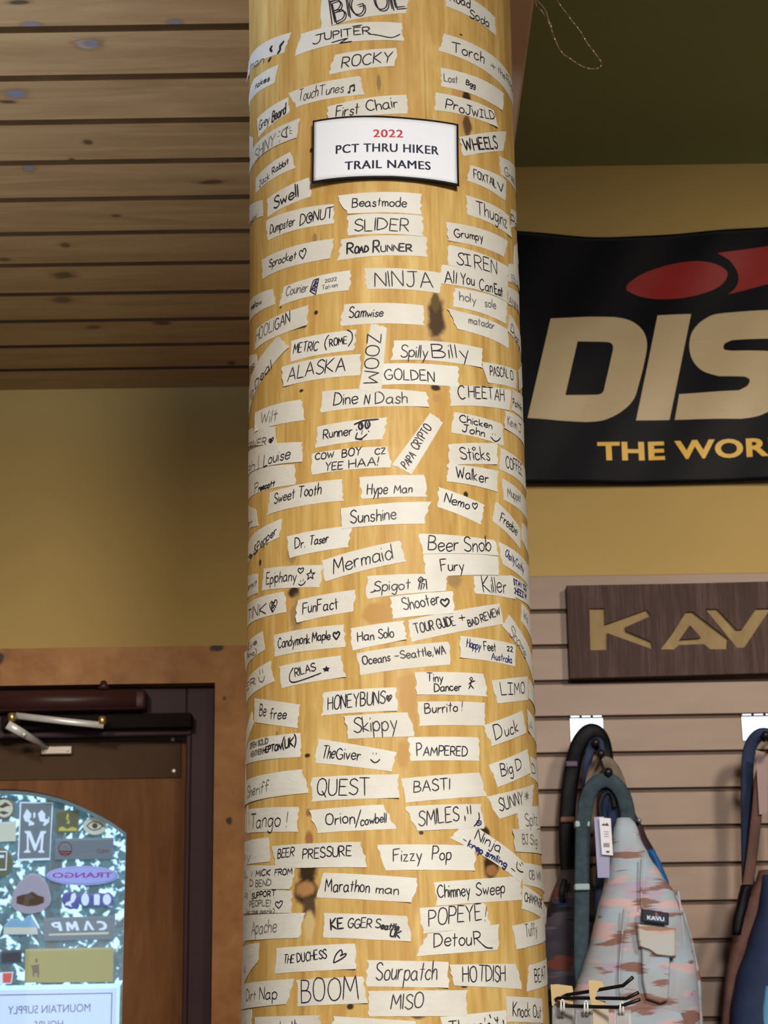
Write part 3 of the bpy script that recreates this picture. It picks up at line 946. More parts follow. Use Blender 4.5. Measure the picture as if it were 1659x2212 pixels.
def strip(label, q, runs=(), extra=(), lift=None):
    """one torn strip of tape: q = pixels of its corners (top-left, top-right, bottom-right, bottom-left as read),
    runs = (text, x0, y0, x1, y1, cap height, style), extra = (weight and ink, pixels of one pen stroke)"""
    rnd = random.Random(label)
    px = [(q[i], q[i + 1]) for i in range(0, 8, 2)]
    c = [list(Cp(*p)) for p in px]
    TL, TR, BR, BL = c
    # ends that reach the outline of the log carry on around it
    for side in (0, 1):
        sgn = -1 if side == 0 else 1
        for a, b in ((TL, TR), (BL, BR), (TR, TL), (BR, BL)):
            p = px[c.index(a)]
            if (p[0] - (sil(side, p[1]) - sgn * 9)) * sgn > 0 and (a[0] - b[0]) * sgn > 0.004:
                lim = RM * 1.30 * sgn
                if abs(a[0]) > abs(lim):
                    a[0] = lim
                sl = (a[1] - b[1]) / (a[0] - b[0])
                sl = max(-0.45, min(0.45, sl))
                e = 0.05 + rnd.uniform(0, 0.02)
                a[0] += sgn * e
                a[1] += sgn * e * sl
    poly = [tuple(p) for p in (TL, TR, BR, BL)]
    lay = 1
    for pl, l in _placed:
        if _poly_hit(poly, pl):
            lay = max(lay, l + 1)
    lay = min(lay, 5)
    _placed.append((poly, lay))
    base = 0.0002 + 0.00022 * lay
    ln = math.hypot((TR[0] + BR[0] - TL[0] - BL[0]) / 2, (TR[1] + BR[1] - TL[1] - BL[1]) / 2)
    ht = math.hypot(TL[0] - BL[0], TL[1] - BL[1])
    nu, nv = max(8, int(ln / 0.004)), 7
    jl = [rnd.uniform(-1, 1) * 0.0016 for _ in range(nv + 1)]
    jr = [rnd.uniform(-1, 1) * 0.0016 for _ in range(nv + 1)]
    if lift is None and rnd.random() < 0.45:
        lift = (rnd.choice((0, 1)), rnd.choice((0, 1)), rnd.uniform(0.0008, 0.0026))
    ph = rnd.uniform(0, 6)

    def pt(u, w):
        s = (TL[0] * (1 - u) + TR[0] * u) * (1 - w) + (BL[0] * (1 - u) + BR[0] * u) * w
        z = (TL[1] * (1 - u) + TR[1] * u) * (1 - w) + (BL[1] * (1 - u) + BR[1] * u) * w
        return s, z

    ax = ((TR[0] - TL[0]) / max(ln, 1e-4), (TR[1] - TL[1]) / max(ln, 1e-4))
    ay = ((BL[0] - TL[0]) / max(ht, 1e-4), (BL[1] - TL[1]) / max(ht, 1e-4))
    det = ax[0] * ay[1] - ax[1] * ay[0] or 1e-6

    def off(s, z):
        ds, dz = s - TL[0], z - TL[1]
        u = (ds * ay[1] - dz * ay[0]) / det / max(ln, 1e-4)
        w = (ax[0] * dz - ax[1] * ds) / det / max(ht, 1e-4)
        o = base + 0.00012 * math.sin(u * 9 + ph) * math.sin(w * 3.1 + ph)
        if lift:
            uu = u if lift[0] else 1 - u
            ww = w if lift[1] else 1 - w
            k = max(0.0, uu - 0.72) / 0.28
            o += lift[2] * min(k, 1.1) ** 2 * (0.25 + 0.75 * max(0, min(1, ww)))
        return max(o, 0.0002)

    vs, fs, fm = [], [], []
    for j in range(nv + 1):
        w = j / nv
        for i in range(nu + 1):
            u = i / nu
            s, z = pt(u, w)
            e = 0.0
            if i == 0:
                e = jl[j]
            elif i == nu:
                e = jr[j]
            s += e * ax[0]
            z += e * ax[1]
            if j in (0, nv) and 0 < i < nu:
                z += rnd.uniform(-1, 1) * 0.00012
            vs.append(Pp(s, z, off(s, z)))
    for j in range(nv):
        for i in range(nu):
            a = j * (nu + 1) + i
            fs.append((a, a + nu + 1, a + nu + 2, a + 1))
    rim = [i for i in range(nu + 1)] + [j * (nu + 1) + nu for j in range(1, nv + 1)] \
        + [nv * (nu + 1) + i for i in range(nu - 1, -1, -1)] + [j * (nu + 1) for j in range(nv - 1, 0, -1)]
    t0 = len(vs)
    vs += [vs[i].copy() for i in rim]
    b0 = len(vs)
    for i in rim:                      # the paper's own thickness
        p = vs[i]
        nrm = Vector((p.x - PX, p.y - PD, 0)).normalized()
        vs.append(p - nrm * 0.00018)
    for k in range(len(rim)):
        k2 = (k + 1) % len(rim)
        fs.append((t0 + k, t0 + k2, b0 + k2, b0 + k))
    fm = [0] * len(fs)

    def pen(path, width, mi):
        """path of (s, z) -> a ribbon of ink lying on the tape"""
        if len(path) < 2:
            return
        b = len(vs)
        hw = width / 2
        n = len(path)
        for i, (s, z) in enumerate(path):
            s0, z0 = path[max(i - 1, 0)]
            s1, z1 = path[min(i + 1, n - 1)]
            dx, dz = s1 - s0, z1 - z0
            l = math.hypot(dx, dz) or 1e-6
            dx, dz = dx / l, dz / l
            k = hw * (0.9 + 0.2 * rnd.random())
            if i == 0:
                s, z = s - dx * hw * 0.7, z - dz * hw * 0.7
                k *= 0.7
            if i == n - 1:
                s, z = s + dx * hw * 0.7, z + dz * hw * 0.7
                k *= 0.6
            for sg in (1, -1):
                a, c_ = s - dz * k * sg, z + dx * k * sg
                vs.append(Pp(a, c_, off(a, c_) + 0.00022))
        for i in range(n - 1):
            fs.append((b + 2 * i, b + 2 * i + 1, b + 2 * i + 3, b + 2 * i + 2))
            fm.append(mi)

    def dense(path, step=0.0022):
        out = [path[0]]
        for p, q2 in zip(path, path[1:]):
            l = math.hypot(q2[0] - p[0], q2[1] - p[1])
            k = max(1, int(l / step))
            out += [(p[0] + (q2[0] - p[0]) * i / k, p[1] + (q2[1] - p[1]) * i / k) for i in range(1, k + 1)]
        return out

    for (text, x0, y0, x1, y1, cap, sty) in runs:
        A, B = Cp(x0, y0), Cp(x1, y1)
        dep = (ray((x0 + x1) / 2, (y0 + y1) / 2).normalized())
        mid = Pp((A[0] + B[0]) / 2, (A[1] + B[1]) / 2)
        zc = (mid - CAMP).dot(fwd)
        mpp = zc / FPX / 0.965
        capm = cap * mpp
        wd = WID[sty[1]] * mpp * 0.86
        mi = INKI[sty[0]]
        L = math.hypot(B[0] - A[0], B[1] - A[1])
        ex = ((B[0] - A[0]) / L, (B[1] - A[1]) / L)
        ey = (-ex[1], ex[0])
        adv, pos = 0.0, []
        for ch in text:
            if ch == ' ':
                adv += 0.42
                continue
            pos.append((ch, adv))
            adv += GL[ch][1] + (0.17 if ch != 'l' else 0.2)
        adv = max(adv - 0.15, 0.2)
        kx = L / adv
        shear = 0.0 if 'u' in sty[2:] else rnd.uniform(-0.02, 0.16) * capm
        for ch, ox in pos:
            ky = capm * rnd.uniform(0.94, 1.07)
            by = capm * rnd.uniform(-0.05, 0.05)
            ro = rnd.uniform(-0.06, 0.06)
            for sm, pts in GL[ch][0]:
                pp = [(x + rnd.uniform(-1, 1) * 0.018, y + rnd.uniform(-1, 1) * 0.018) for x, y in pts]
                if sm:
                    pp = spline(pp, 5)
                path = []
                for x, y in pp:
                    X = (ox + x) * kx + y * (shear + ro * ky)
                    Y = by + y * ky + (x - GL[ch][1] / 2) * -ro * kx
                    path.append((A[0] + ex[0] * X + ey[0] * Y, A[1] + ex[1] * X + ey[1] * Y))
                path = dense(path)
                pen(path, wd, mi)
                if 'd' in sty[2:]:
                    pen([(s + 0.0022, z - 0.0026) for s, z in path], wd, mi)
    for sty, pts in extra:
        path = [Cp(*p) for p in (spline(pts, 5) if '~' in sty else pts)]
        pen(dense(path), WID[sty[1]] * PXM * 0.9, INKI[sty[0]])

    o = mesh_obj('name_tape', vs, fs, TAPEM, None, fm)
    me = o.data
    me.polygons.foreach_set('use_smooth', [i < nu * nv for i in range(len(me.polygons))])
    tag(o, label, 'tape strip', 'name tapes stuck on the log pillar')
    return o


# ================================================================== the strips of tape, bottom layers first
def L(word, more=''):
    return 'torn masking tape strip handlettered ' + word + (' ' + more if more else '')


strip(L('BIG OIL', 'in doubled outline capitals'), [697, -22, 889, -40, 878, 29, 693, 64], [('BIG OIL', 724, 46, 876, 17, 52, 'knud')],
      [('kn', [(711, 0), (718, 54)]), ('kn', [(712, 4), (722, 2)])])
strip(L('JUPITER', 'with a zigzag underline'), [651, 74, 867, 50, 871, 89, 638, 121],
      [('J', 676, 97, 700, 92, 20, 'kn'), ('UPITER', 702, 88, 800, 74, 17, 'kn')],
      [('kn~', [(796, 74), (818, 77), (845, 82), (864, 75)]), ('kn', [(717, 93), (752, 83), (734, 94), (760, 90)]), ('kn', [(762, 58), (782, 55)])])
strip('curled tape strip ending in two thick black exclamation marks at pillar edge', [539, 138, 630, 70, 613, 114, 538, 176], [('lman', 541, 153, 570, 136, 17, 'gn')],
      [('kx', [(588, 101), (584, 106), (588, 111)]), ('kx', [(585, 126), (581, 132)]), ('kx', [(613, 91), (606, 100), (606, 108), (601, 115)]), ('kx', [(612, 92), (609, 97)])], (0, 1, 0.006))
strip(L('takes', 'at the left edge under the exclamation marks'), [552, 170, 602, 140, 592, 180, 545, 213], [('takes', 552, 193, 583, 174, 12, 'kn')])
strip('tape strip with two words and a small music note', [625, 201, 777, 166, 789, 205, 640, 232], [('Touch', 645, 220, 687, 209, 26, 'kt'), ('Tunes', 690, 208, 742, 199, 22, 'kt'), ('\u266b', 752, 201, 767, 198, 16, 'kn')])
strip(L('ROCKY', 'in thin wide capitals'), [724, 119, 858, 105, 854, 144, 710, 162], [('ROCKY', 738, 147, 846, 136, 25, 'kn')])
strip(L('First Chair', 'directly above the white printed sign'), [709, 231, 878, 205, 880, 246, 709, 267], [('First', 726, 254, 775, 246, 25, 'kn'), ('Chair', 793, 242, 860, 232, 25, 'kn')])
strip(L('Grey Beard', 'slanting upward left of the sign'), [556, 257, 622, 211, 625, 244, 559, 297], [('Grey', 560, 283, 582, 266, 21, 'kn'), ('Beard', 588, 264, 618, 245, 22, 'kb')])
strip('small blank tape end curling at pillar edge beside the moon strip', [539, 305, 546, 297, 547, 345, 539, 355])
strip(L('SHINY', 'followed by a crescent moon'), [549, 318, 651, 256, 642, 298, 547, 357], [('SHINY', 553, 350, 596, 313, 26, 'gn')],
      [('kn~', [(625, 274), (613, 284), (612, 295), (622, 297)]), ('kn~', [(625, 274), (621, 285), (622, 297)]), ('kt', [(604, 284), (607, 286)]), ('kt', [(602, 296), (606, 295)]), ('kt', [(604, 308), (607, 304)]),
       ('kt', [(627, 280), (631, 276)]), ('kt', [(628, 284), (633, 283)]), ('kt', [(628, 288), (632, 290)])])
strip('tape strip with a rabbit nickname in tiny slanted script', [553, 386, 628, 328, 639, 363, 553, 418], [('Jack', 561, 405, 583, 386, 15, 'kt'), ('Rabbit', 589, 377, 625, 353, 13, 'kn')])
strip(L('Swell', 'in bold script'), [578, 430, 669, 383, 672, 425, 578, 470], [('Swell', 593, 453, 646, 423, 27, 'kb')])
strip(L('aaw', 'faintly at the left edge beside Swell'), [540, 458, 567, 432, 568, 467, 540, 494], [('aaw', 541, 489, 556, 469, 13, 'gn')])
strip(L('Dumpster DONUT'), [575, 477, 719, 441, 722, 483, 579, 520], [('Dumpster', 584, 505, 637, 487, 20, 'kn'), ('DONUT', 648, 487, 719, 471, 24, 'kn')],
      [('kn~', [(667, 468), (672, 465), (676, 470), (671, 475), (668, 470), (672, 468)])])
strip(L('Sprocket', 'with an outlined heart'), [565, 563, 722, 516, 715, 559, 568, 603], [('Sprocket', 582, 578, 640, 560, 17, 'kn'), ('\u2661', 648, 562, 662, 556, 24, 'kn')])
strip(L('Courier', 'beside a hatched island and small writing'), [614, 620, 758, 584, 755, 627, 603, 662], [('Courier', 618, 640, 664, 629, 20, 'gn'), ('2022', 703, 611, 728, 606, 7, 'gt'), ('Taiwan', 696, 626, 729, 619, 9, 'gt')],
      [('kn', [(678, 606), (689, 602), (684, 626), (682, 637), (670, 629), (678, 606)]), ('nn', [(680, 609), (687, 612), (677, 617), (685, 620), (673, 626), (682, 629)]), ('kn', [(686, 604), (676, 622), (684, 606), (672, 629)]), ('nn', [(682, 608), (680, 630)])])
strip(L('mellow', 'curving around the left edge'), [541, 655, 589, 624, 596, 657, 541, 697], [('mellow', 543, 671, 566, 656, 12, 'kn')])
strip(L('HOOLIGAN', 'with a folded lower edge'), [554, 712, 667, 660, 668, 704, 551, 757], [('HOOLI', 554, 738, 592, 715, 24, 'gn'), ('GAN', 595, 714, 627, 697, 25, 'kn')], (), (1, 1, 0.003))
strip(L('METRIC (ROME)', 'with rounded brackets'), [629, 737, 771, 713, 765, 757, 628, 782], [('METRIC', 634, 765, 686, 756, 20, 'kn'), ('(', 701, 753, 707, 752, 24, 'kn'), ('ROME', 713, 749, 750, 743, 15, 'kn'), (')', 752, 745, 762, 743, 26, 'kn')])
strip('small tape end lettered EE behind the steep strip at pillar edge', [540, 779, 554, 765, 557, 790, 539, 812], [('EE', 541, 806, 550, 797, 12, 'gn')])
strip('steep diagonal tape strip ending in the word Deal at the left edge', [539, 828, 604, 727, 626, 751, 539, 884], [('ig', 541, 862, 549, 850, 18, 'gn'), ('Deal', 553, 842, 589, 795, 20, 'kn')])
strip(L('Wilt', 'at the left of an otherwise empty strip'), [552, 892, 651, 863, 660, 908, 554, 933], [('Wilt', 564, 916, 599, 909, 23, 'gn')])
strip(L('DRIVER', 'with a filled heart'), [538, 944, 596, 922, 598, 962, 537, 981], [('DRIVER', 539, 974, 576, 960, 15, 'gn'), ('\u2665', 582, 959, 592, 955, 11, 'kn')])
strip('tape strip in small bold slanted script under the two name strip', [536, 1034, 637, 1003, 639, 1047, 538, 1084], [('P', 551, 1064, 558, 1060, 18, 'gn'), ('rescott', 559, 1061, 594, 1050, 12, 'kb')])
strip('tape strip lettered with two names split by an upright stroke', [536, 989, 653, 955, 654, 998, 537, 1037], [('ah', 539, 1018, 552, 1013, 17, 'gn'), ('I', 560, 1016, 561, 1015, 30, 'gn'), ('Louise', 571, 1008, 628, 991, 24, 'kn')])
strip(L('Sweet Tooth'), [584, 1064, 740, 1035, 742, 1082, 577, 1113], [('Sweet', 593, 1088, 637, 1077, 22, 'kn'), ('Tooth', 645, 1075, 694, 1068, 24, 'kn')])
strip(L('er', 'a short end at the left edge above Pepper'), [532, 1112, 553, 1100, 558, 1136, 532, 1155], [('er', 535, 1140, 546, 1133, 14, 'gn')])
strip(L('& Pepper', 'curving up from the left edge'), [534, 1176, 611, 1120, 603, 1161, 532, 1219], [('ne', 535, 1211, 545, 1204, 12, 'kn'), ('&', 549, 1199, 556, 1193, 19, 'kn'), ('Pepper', 557, 1191, 599, 1153, 18, 'kn')])
strip(L('Dr. Taser'), [621, 1159, 759, 1136, 753, 1182, 625, 1206], [('Dr.', 638, 1186, 660, 1181, 21, 'kn'), ('Taser', 669, 1179, 709, 1171, 19, 'kn')])
strip('small grey lettered tape end left of the strip with heart, smile and star', [532, 1256, 557, 1239, 558, 1281, 532, 1301], [('Kermit', 535, 1279, 556, 1265, 13, 'gn')])
strip(L('Epiphany', 'with a heart, smile and star'), [570, 1229, 697, 1221, 692, 1269, 566, 1276], [('Epiphany', 576, 1262, 641, 1254, 23, 'kn'), ('\u2661', 644, 1240, 656, 1239, 12, 'kn'), ('\u263a', 646, 1267, 661, 1262, 12, 'kn'), ('\u2606', 662, 1254, 681, 1252, 23, 'kn')])
strip('tape strip of four thin capitals and a shaded heart at left edge', [532, 1314, 614, 1278, 621, 1322, 533, 1360], [('TINK', 537, 1341, 576, 1325, 23, 'kn'), ('\u2665', 583, 1326, 598, 1322, 28, 'kn')])
strip(L('FunFact'), [643, 1297, 769, 1274, 762, 1321, 643, 1346], [('FunFact', 655, 1326, 731, 1315, 24, 'kn')])
strip('peeling tape end with two tiny grey lines beside the maple strip', [531, 1395, 567, 1364, 573, 1404, 532, 1441], [('inEye', 534, 1411, 556, 1391, 12, 'gn'), ('(Piano)', 534, 1425, 555, 1413, 10, 'gn')], (), (0, 0, 0.007))
strip(L('Candymonk Maple', 'with a small heart'), [593, 1372, 744, 1349, 746, 1398, 594, 1419], [('Candymonk', 602, 1400, 670, 1389, 21, 'kn'), ('Maple', 675, 1386, 714, 1381, 19, 'kn'), ('\u2661', 721, 1382, 734, 1381, 16, 'kb')])
strip('tape strip lettered ER and a tall smiling face at left edge', [529, 1472, 584, 1428, 593, 1472, 529, 1518], [('ER', 534, 1492, 553, 1477, 14, 'gn')],
      [('gn', [(562, 1447), (563, 1457)]), ('gn', [(568, 1445), (569, 1455)]), ('gn~', [(560, 1463), (562, 1471), (567, 1473), (571, 1468), (572, 1460)])])
strip(L('CRILAS', 'with swooping underline and star'), [604, 1440, 738, 1416, 747, 1463, 609, 1487], [('RILAS', 638, 1462, 683, 1448, 17, 'kn'), ('\u2605', 699, 1452, 712, 1450, 11, 'kb')],
      [('kn~', [(634, 1443), (627, 1456), (627, 1470), (636, 1474), (660, 1467), (694, 1454)])])
strip(L('Be free', 'tilting down to the right'), [550, 1508, 649, 1522, 643, 1573, 549, 1560], [('Be', 561, 1547, 575, 1547, 25, 'kn'), ('free', 584, 1553, 619, 1553, 21, 'kn')])
strip('narrow blank tape end at pillar edge under the Be free strip', [529, 1575, 544, 1538, 549, 1562, 531, 1612])
strip('tape strip with two packed lines ending in UK in brackets', [538, 1603, 651, 1583, 650, 1635, 535, 1651], [('OPEN SOLID', 541, 1618, 580, 1605, 11, 'gb'), ('HEATHER', 543, 1635, 567, 1628, 10, 'gb'), ('HEPTON', 569, 1627, 608, 1619, 12, 'kb'), ('(UK)', 611, 1618, 640, 1611, 20, 'kb')])
strip('blank tape folded around the left pillar edge above the Sheriff strip', [525, 1648, 532, 1644, 533, 1690, 525, 1692])
strip(L('Sheriff', 'in faint thin script'), [532, 1689, 653, 1662, 668, 1713, 532, 1739], [('Sheriff', 536, 1724, 582, 1710, 23, 'gn')])
strip('blank pale tape at the left edge beside the Tango strip', [525, 1742, 536, 1738, 537, 1800, 524, 1806])
strip(L('Tango!', 'in tall thin letters'), [537, 1748, 645, 1743, 643, 1797, 538, 1799], [('Tango', 543, 1788, 606, 1786, 31, 'kn'), ('!', 619, 1787, 622, 1787, 31, 'gn')])
strip(L('The Giver', 'with a faint smile'), [687, 1596, 856, 1625, 848, 1667, 680, 1648], [('The', 696, 1636, 722, 1639, 25, 'kn'), ('Giver', 727, 1640, 779, 1642, 24, 'kn')],
      [('kn~', [(801, 1641), (808, 1647), (815, 1646), (820, 1641)]), ('gn', [(806, 1627), (806, 1629)]), ('gn', [(813, 1627), (813, 1629)])])
strip(L('QUEST', 'with a crease at its right end'), [672, 1680, 860, 1673, 861, 1724, 674, 1732], [('QUEST', 685, 1720, 800, 1716, 34, 'kn')], (), (1, 1, 0.003))
strip(L('Orion/cowbell'), [668, 1751, 829, 1738, 856, 1791, 687, 1800], [('Orion', 704, 1782, 767, 1778, 24, 'kn'), ('/', 769, 1781, 778, 1781, 28, 'kn'), ('cowbell', 779, 1783, 835, 1776, 19, 'kn')])
strip(L('ey', 'in pale grey at the left edge'), [524, 1823, 581, 1809, 583, 1861, 524, 1874], [('ey', 527, 1860, 543, 1858, 22, 'pn')])
strip('tape strip with two grey lines ending FROM and BEND', [523, 1875, 641, 1871, 628, 1921, 523, 1926], [('&', 527, 1896, 536, 1895, 11, 'pn'), ('I', 545, 1894, 547, 1894, 11, 'gn'), ('MICK', 554, 1893, 585, 1891, 12, 'kn'), ('FROM', 595, 1891, 633, 1888, 12, 'kn'),
      ('D', 541, 1915, 548, 1915, 13, 'gn'), ('BEND', 553, 1915, 587, 1913, 13, 'gn')])
strip(L('BEER PRESSURE'), [587, 1828, 779, 1819, 795, 1874, 598, 1877], [('BEER', 601, 1854, 636, 1850, 18, 'kn'), ('PRESSURE', 655, 1856, 760, 1848, 20, 'kn')])
strip('tape strip with three cramped lines about support people and a heart', [523, 1925, 632, 1924, 629, 1972, 523, 1978], [('R', 529, 1941, 538, 1940, 10, 'pn'), ('SUPPORT', 546, 1941, 597, 1935, 11, 'kn'), ('PEOPLE!', 541, 1959, 586, 1957, 12, 'gn'), ('(at the park)', 534, 1974, 594, 1972, 8, 'gn'), ('\u2661', 597, 1963, 612, 1962, 16, 'kn')])
strip('blank whitish tape end at pillar edge left of the Apache strip', [523, 1985, 531, 1983, 532, 2032, 522, 2036])
strip('tape strip lettered Apache in smudged letters beside the long knot', [532, 1978, 659, 1972, 647, 2026, 532, 2032], [('Apache', 545, 2019, 598, 2013, 27, 'gn')])
strip('rough torn tape end with a small blue mark above the Nap strip', [522, 2046, 561, 2036, 558, 2078, 522, 2122], (), [('pn', [(530, 2087), (528, 2097), (532, 2100)]), ('pn', [(531, 2090), (531, 2104)])])
strip(L('THE DUCHESS', 'with a slanted heart'), [598, 2048, 767, 2038, 772, 2093, 595, 2103], [('THE', 614, 2081, 635, 2079, 16, 'kn'), ('DUCHESS', 643, 2078, 706, 2070, 18, 'kn')],
      [('kn~', [(721, 2079), (726, 2063), (737, 2052), (740, 2060), (736, 2065)]), ('kn~', [(736, 2065), (748, 2060), (746, 2066), (734, 2074), (722, 2080)])])
strip(L('Dirt Nap'), [530, 2125, 638, 2114, 621, 2169, 530, 2179], [('Dirt', 534, 2163, 554, 2160, 22, 'gn'), ('Nap', 562, 2160, 600, 2158, 25, 'kn')])
strip(L('BOOM', 'in very large overlapping letters'), [641, 2117, 784, 2109, 794, 2167, 643, 2174], [('BOOM', 652, 2164, 775, 2160, 46, 'kn')])
strip('cut off tape strip at bottom left under the Nap strip', [551, 2197, 692, 2193, 700, 2247, 548, 2250], [('Lulli', 605, 2236, 642, 2234, 26, 'kn')], (), (1, 0, 0.003))
strip('blank whitish tape at the left edge, lowest one in view', [522, 2183, 543, 2180, 544, 2240, 521, 2244])
strip('cut off blank tape strip at the bottom between two lettered ones', [721, 2195, 900, 2206, 900, 2262, 715, 2250])

# right-hand half
strip(L('Road Soda', 'on two stepped lines at the top'), [966, -28, 1069, 38, 1071, 78, 962, 13], [('Road', 972, 2, 1015, 18, 20, 'kn'), ('Soda', 1014, 37, 1056, 60, 19, 'kn')])
strip(L('Torch +', 'long strip wrapping round the right edge'), [959, 73, 1107, 186, 1107, 228, 948, 110], [('Torch', 976, 111, 1045, 138, 24, 'kn'), ('+', 1060, 150, 1071, 155, 18, 'gn'), ('the', 1075, 156, 1090, 172, 15, 'gn'), ('Rock', 1093, 175, 1107, 203, 17, 'gn')])
strip(L('Lost', 'and a scribbled over second word'), [949, 146, 1087, 202, 1084, 240, 955, 187], [('Lost', 959, 175, 988, 181, 17, 'gn'), ('Bgg', 1006, 183, 1026, 191, 12, 'kn')])
strip(L('ProJWILD', 'above and right of the white sign'), [940, 200, 1066, 239, 1073, 277, 940, 238], [('ProJ', 962, 234, 1018, 251, 23, 'kn'), ('W', 1020, 251, 1034, 255, 17, 'kn'), ('|', 1036, 252, 1044, 254, 17, 'kn'), ('LD', 1048, 255, 1067, 261, 19, 'kn')])
strip(L('WHEELS', 'in bold black capitals'), [990, 297, 1093, 284, 1087, 326, 1000, 338], [('WHEELS', 1004, 326, 1075, 321, 25, 'kb')])
strip('gray lettered tape strip bending round right edge above the fox strip', [1078, 338, 1113, 378, 1114, 425, 1081, 376], [('Grea', 1089, 377, 1111, 401, 18, 'gn')])
strip(L('FOXTAIL', 'and a bold V'), [1015, 357, 1093, 390, 1091, 435, 1009, 390], [('FOXTAIL', 1023, 384, 1071, 406, 18, 'kn'), ('V', 1075, 411, 1088, 415, 19, 'kb')])
strip(L('Thuginz'), [1006, 422, 1098, 466, 1103, 514, 1010, 464], [('Thuginz', 1029, 461, 1094, 494, 30, 'kn')])
strip('small upright tape end lettered Pot at right pillar edge', [1104, 452, 1121, 477, 1118, 508, 1103, 492], [('Pot', 1104, 486, 1119, 503, 22, 'kn')])
strip(L('Grumpy'), [963, 480, 1097, 522, 1088, 555, 968, 521], [('Grumpy', 981, 512, 1043, 521, 18, 'kn')])
strip(L('SIREN', 'in large thin capitals'), [968, 529, 1095, 578, 1094, 622, 966, 572], [('S', 986, 570, 1000, 574, 29, 'kn'), ('|', 1004, 572, 1018, 575, 26, 'kn'), ('REN', 1025, 579, 1073, 594, 29, 'kn')])
strip('tape strip of large letters with long J, left of the All You strip', [789, 580, 953, 590, 951, 634, 791, 625], [('NINJA', 810, 621, 936, 622, 33, 'kn')])
strip(L('holy sole', 'in thin grey letters'), [982, 622, 1095, 653, 1092, 700, 978, 662], [('holy', 992, 648, 1028, 656, 19, 'gn'), ('sole', 1047, 662, 1071, 667, 18, 'gn')])
strip(L('All You Can Eat', 'sloping right'), [955, 572, 1095, 616, 1095, 653, 943, 612], [('All', 960, 611, 985, 613, 27, 'kn'), ('You', 995, 613, 1024, 618, 26, 'kn'), ('Can', 1035, 626, 1063, 633, 23, 'kn'), ('Eat', 1068, 635, 1085, 641, 22, 'kb')])
strip('blank sliver of tape at right edge beside the siren strip', [1110, 532, 1118, 545, 1118, 585, 1109, 575])
strip('pale lettered tape end at right edge beside the All You strip', [1097, 570, 1121, 593, 1120, 631, 1097, 608], [('Bul', 1104, 607, 1119, 621, 14, 'pn')])
strip('tape end with capitals A N at right edge beside holy sole', [1096, 620, 1121, 649, 1122, 685, 1096, 657], [('ANIMU', 1098, 654, 1120, 680, 17, 'gn')])
strip(L('matador', 'in small thin letters'), [964, 668, 1096, 712, 1098, 753, 988, 711], [('matador', 1012, 698, 1067, 711, 15, 'gn')])
strip(L('Dusty', 'tall and narrow beside matador'), [1098, 678, 1124, 728, 1125, 766, 1096, 716], [('Dusty', 1101, 715, 1122, 756, 20, 'kn')])
strip('tape strip above the vertical strip, with an empty right half', [742, 658, 914, 660, 916, 703, 735, 705], [('Sam', 754, 687, 790, 685, 24, 'kn'), ('wise', 793, 685, 827, 684, 19, 'kn')])
strip(L('SLIDER', 'in clean capitals'), [750, 466, 912, 467, 914, 511, 752, 509], [('SLIDER', 766, 500, 883, 501, 27, 'kn')])
strip(L('Beastmode', 'just below the white sign'), [730, 423, 910, 419, 909, 464, 751, 463], [('Beastmode', 761, 448, 878, 448, 20, 'kn')])
strip('tape strip in bold purplish small capitals under the SLIDER strip', [740, 517, 922, 512, 922, 555, 729, 563], [('R', 750, 548, 764, 547, 24, 'kb'), ('OAD', 766, 547, 795, 545, 14, 'kb'), ('R', 806, 545, 820, 544, 25, 'kb'), ('UNN', 823, 544, 861, 543, 14, 'kn'), ('ER', 863, 543, 890, 543, 16, 'kb')])
strip(L('ALASKA', 'in wide capitals'), [610, 793, 780, 765, 778, 811, 614, 836], [('ALASKA', 623, 823, 746, 802, 30, 'kn')])
strip(L('GOLDEN'), [824, 786, 987, 793, 989, 837, 822, 832], [('GOLDEN', 832, 820, 938, 825, 23, 'kn')])
strip(L('Spilly Billy', 'in looping script'), [851, 736, 1041, 753, 1038, 795, 845, 778], [('Spilly', 865, 771, 923, 774, 27, 'kn'), ('Billy', 935, 774, 1014, 776, 30, 'kn')])
strip('blank sliver of tape at right edge beside the golden strip row', [1118, 800, 1127, 806, 1127, 850, 1117, 845])
strip('tape strip of six capitals and a zero above the cheetah strip', [1040, 782, 1115, 801, 1115, 841, 1052, 827], [('PASCAL', 1058, 811, 1097, 816, 20, 'kn'), ('O', 1102, 819, 1108, 820, 19, 'kn')])
strip(L('CHEETAH'), [971, 834, 1101, 843, 1100, 887, 972, 877], [('C', 990, 863, 1005, 864, 29, 'kn'), ('HEETAH', 1012, 860, 1088, 867, 25, 'kn')])
strip(L('Dine N Dash'), [696, 846, 923, 848, 924, 880, 693, 892], [('Dine', 721, 876, 773, 873, 27, 'kn'), ('N', 787, 873, 797, 873, 22, 'kn'), ('Dash', 811, 872, 880, 872, 25, 'kn')])
strip('vertical tape strip lettered ZOOM from top to bottom', [836, 707, 823, 852, 775, 844, 802, 697], [('ZOOM', 794, 722, 787, 829, 29, 'kn')])
strip('small tape end with tiny bold script right of the cheetah strip', [1104, 841, 1128, 864, 1128, 908, 1104, 886], [('Pathfin', 1106, 875, 1126, 889, 14, 'kn')])
strip('gray lettered tape strip at right edge beside the chicken strip', [1091, 888, 1129, 914, 1129, 958, 1086, 925], [('Kevin', 1095, 918, 1115, 928, 19, 'gn'), ('J', 1119, 932, 1126, 936, 19, 'gn')])
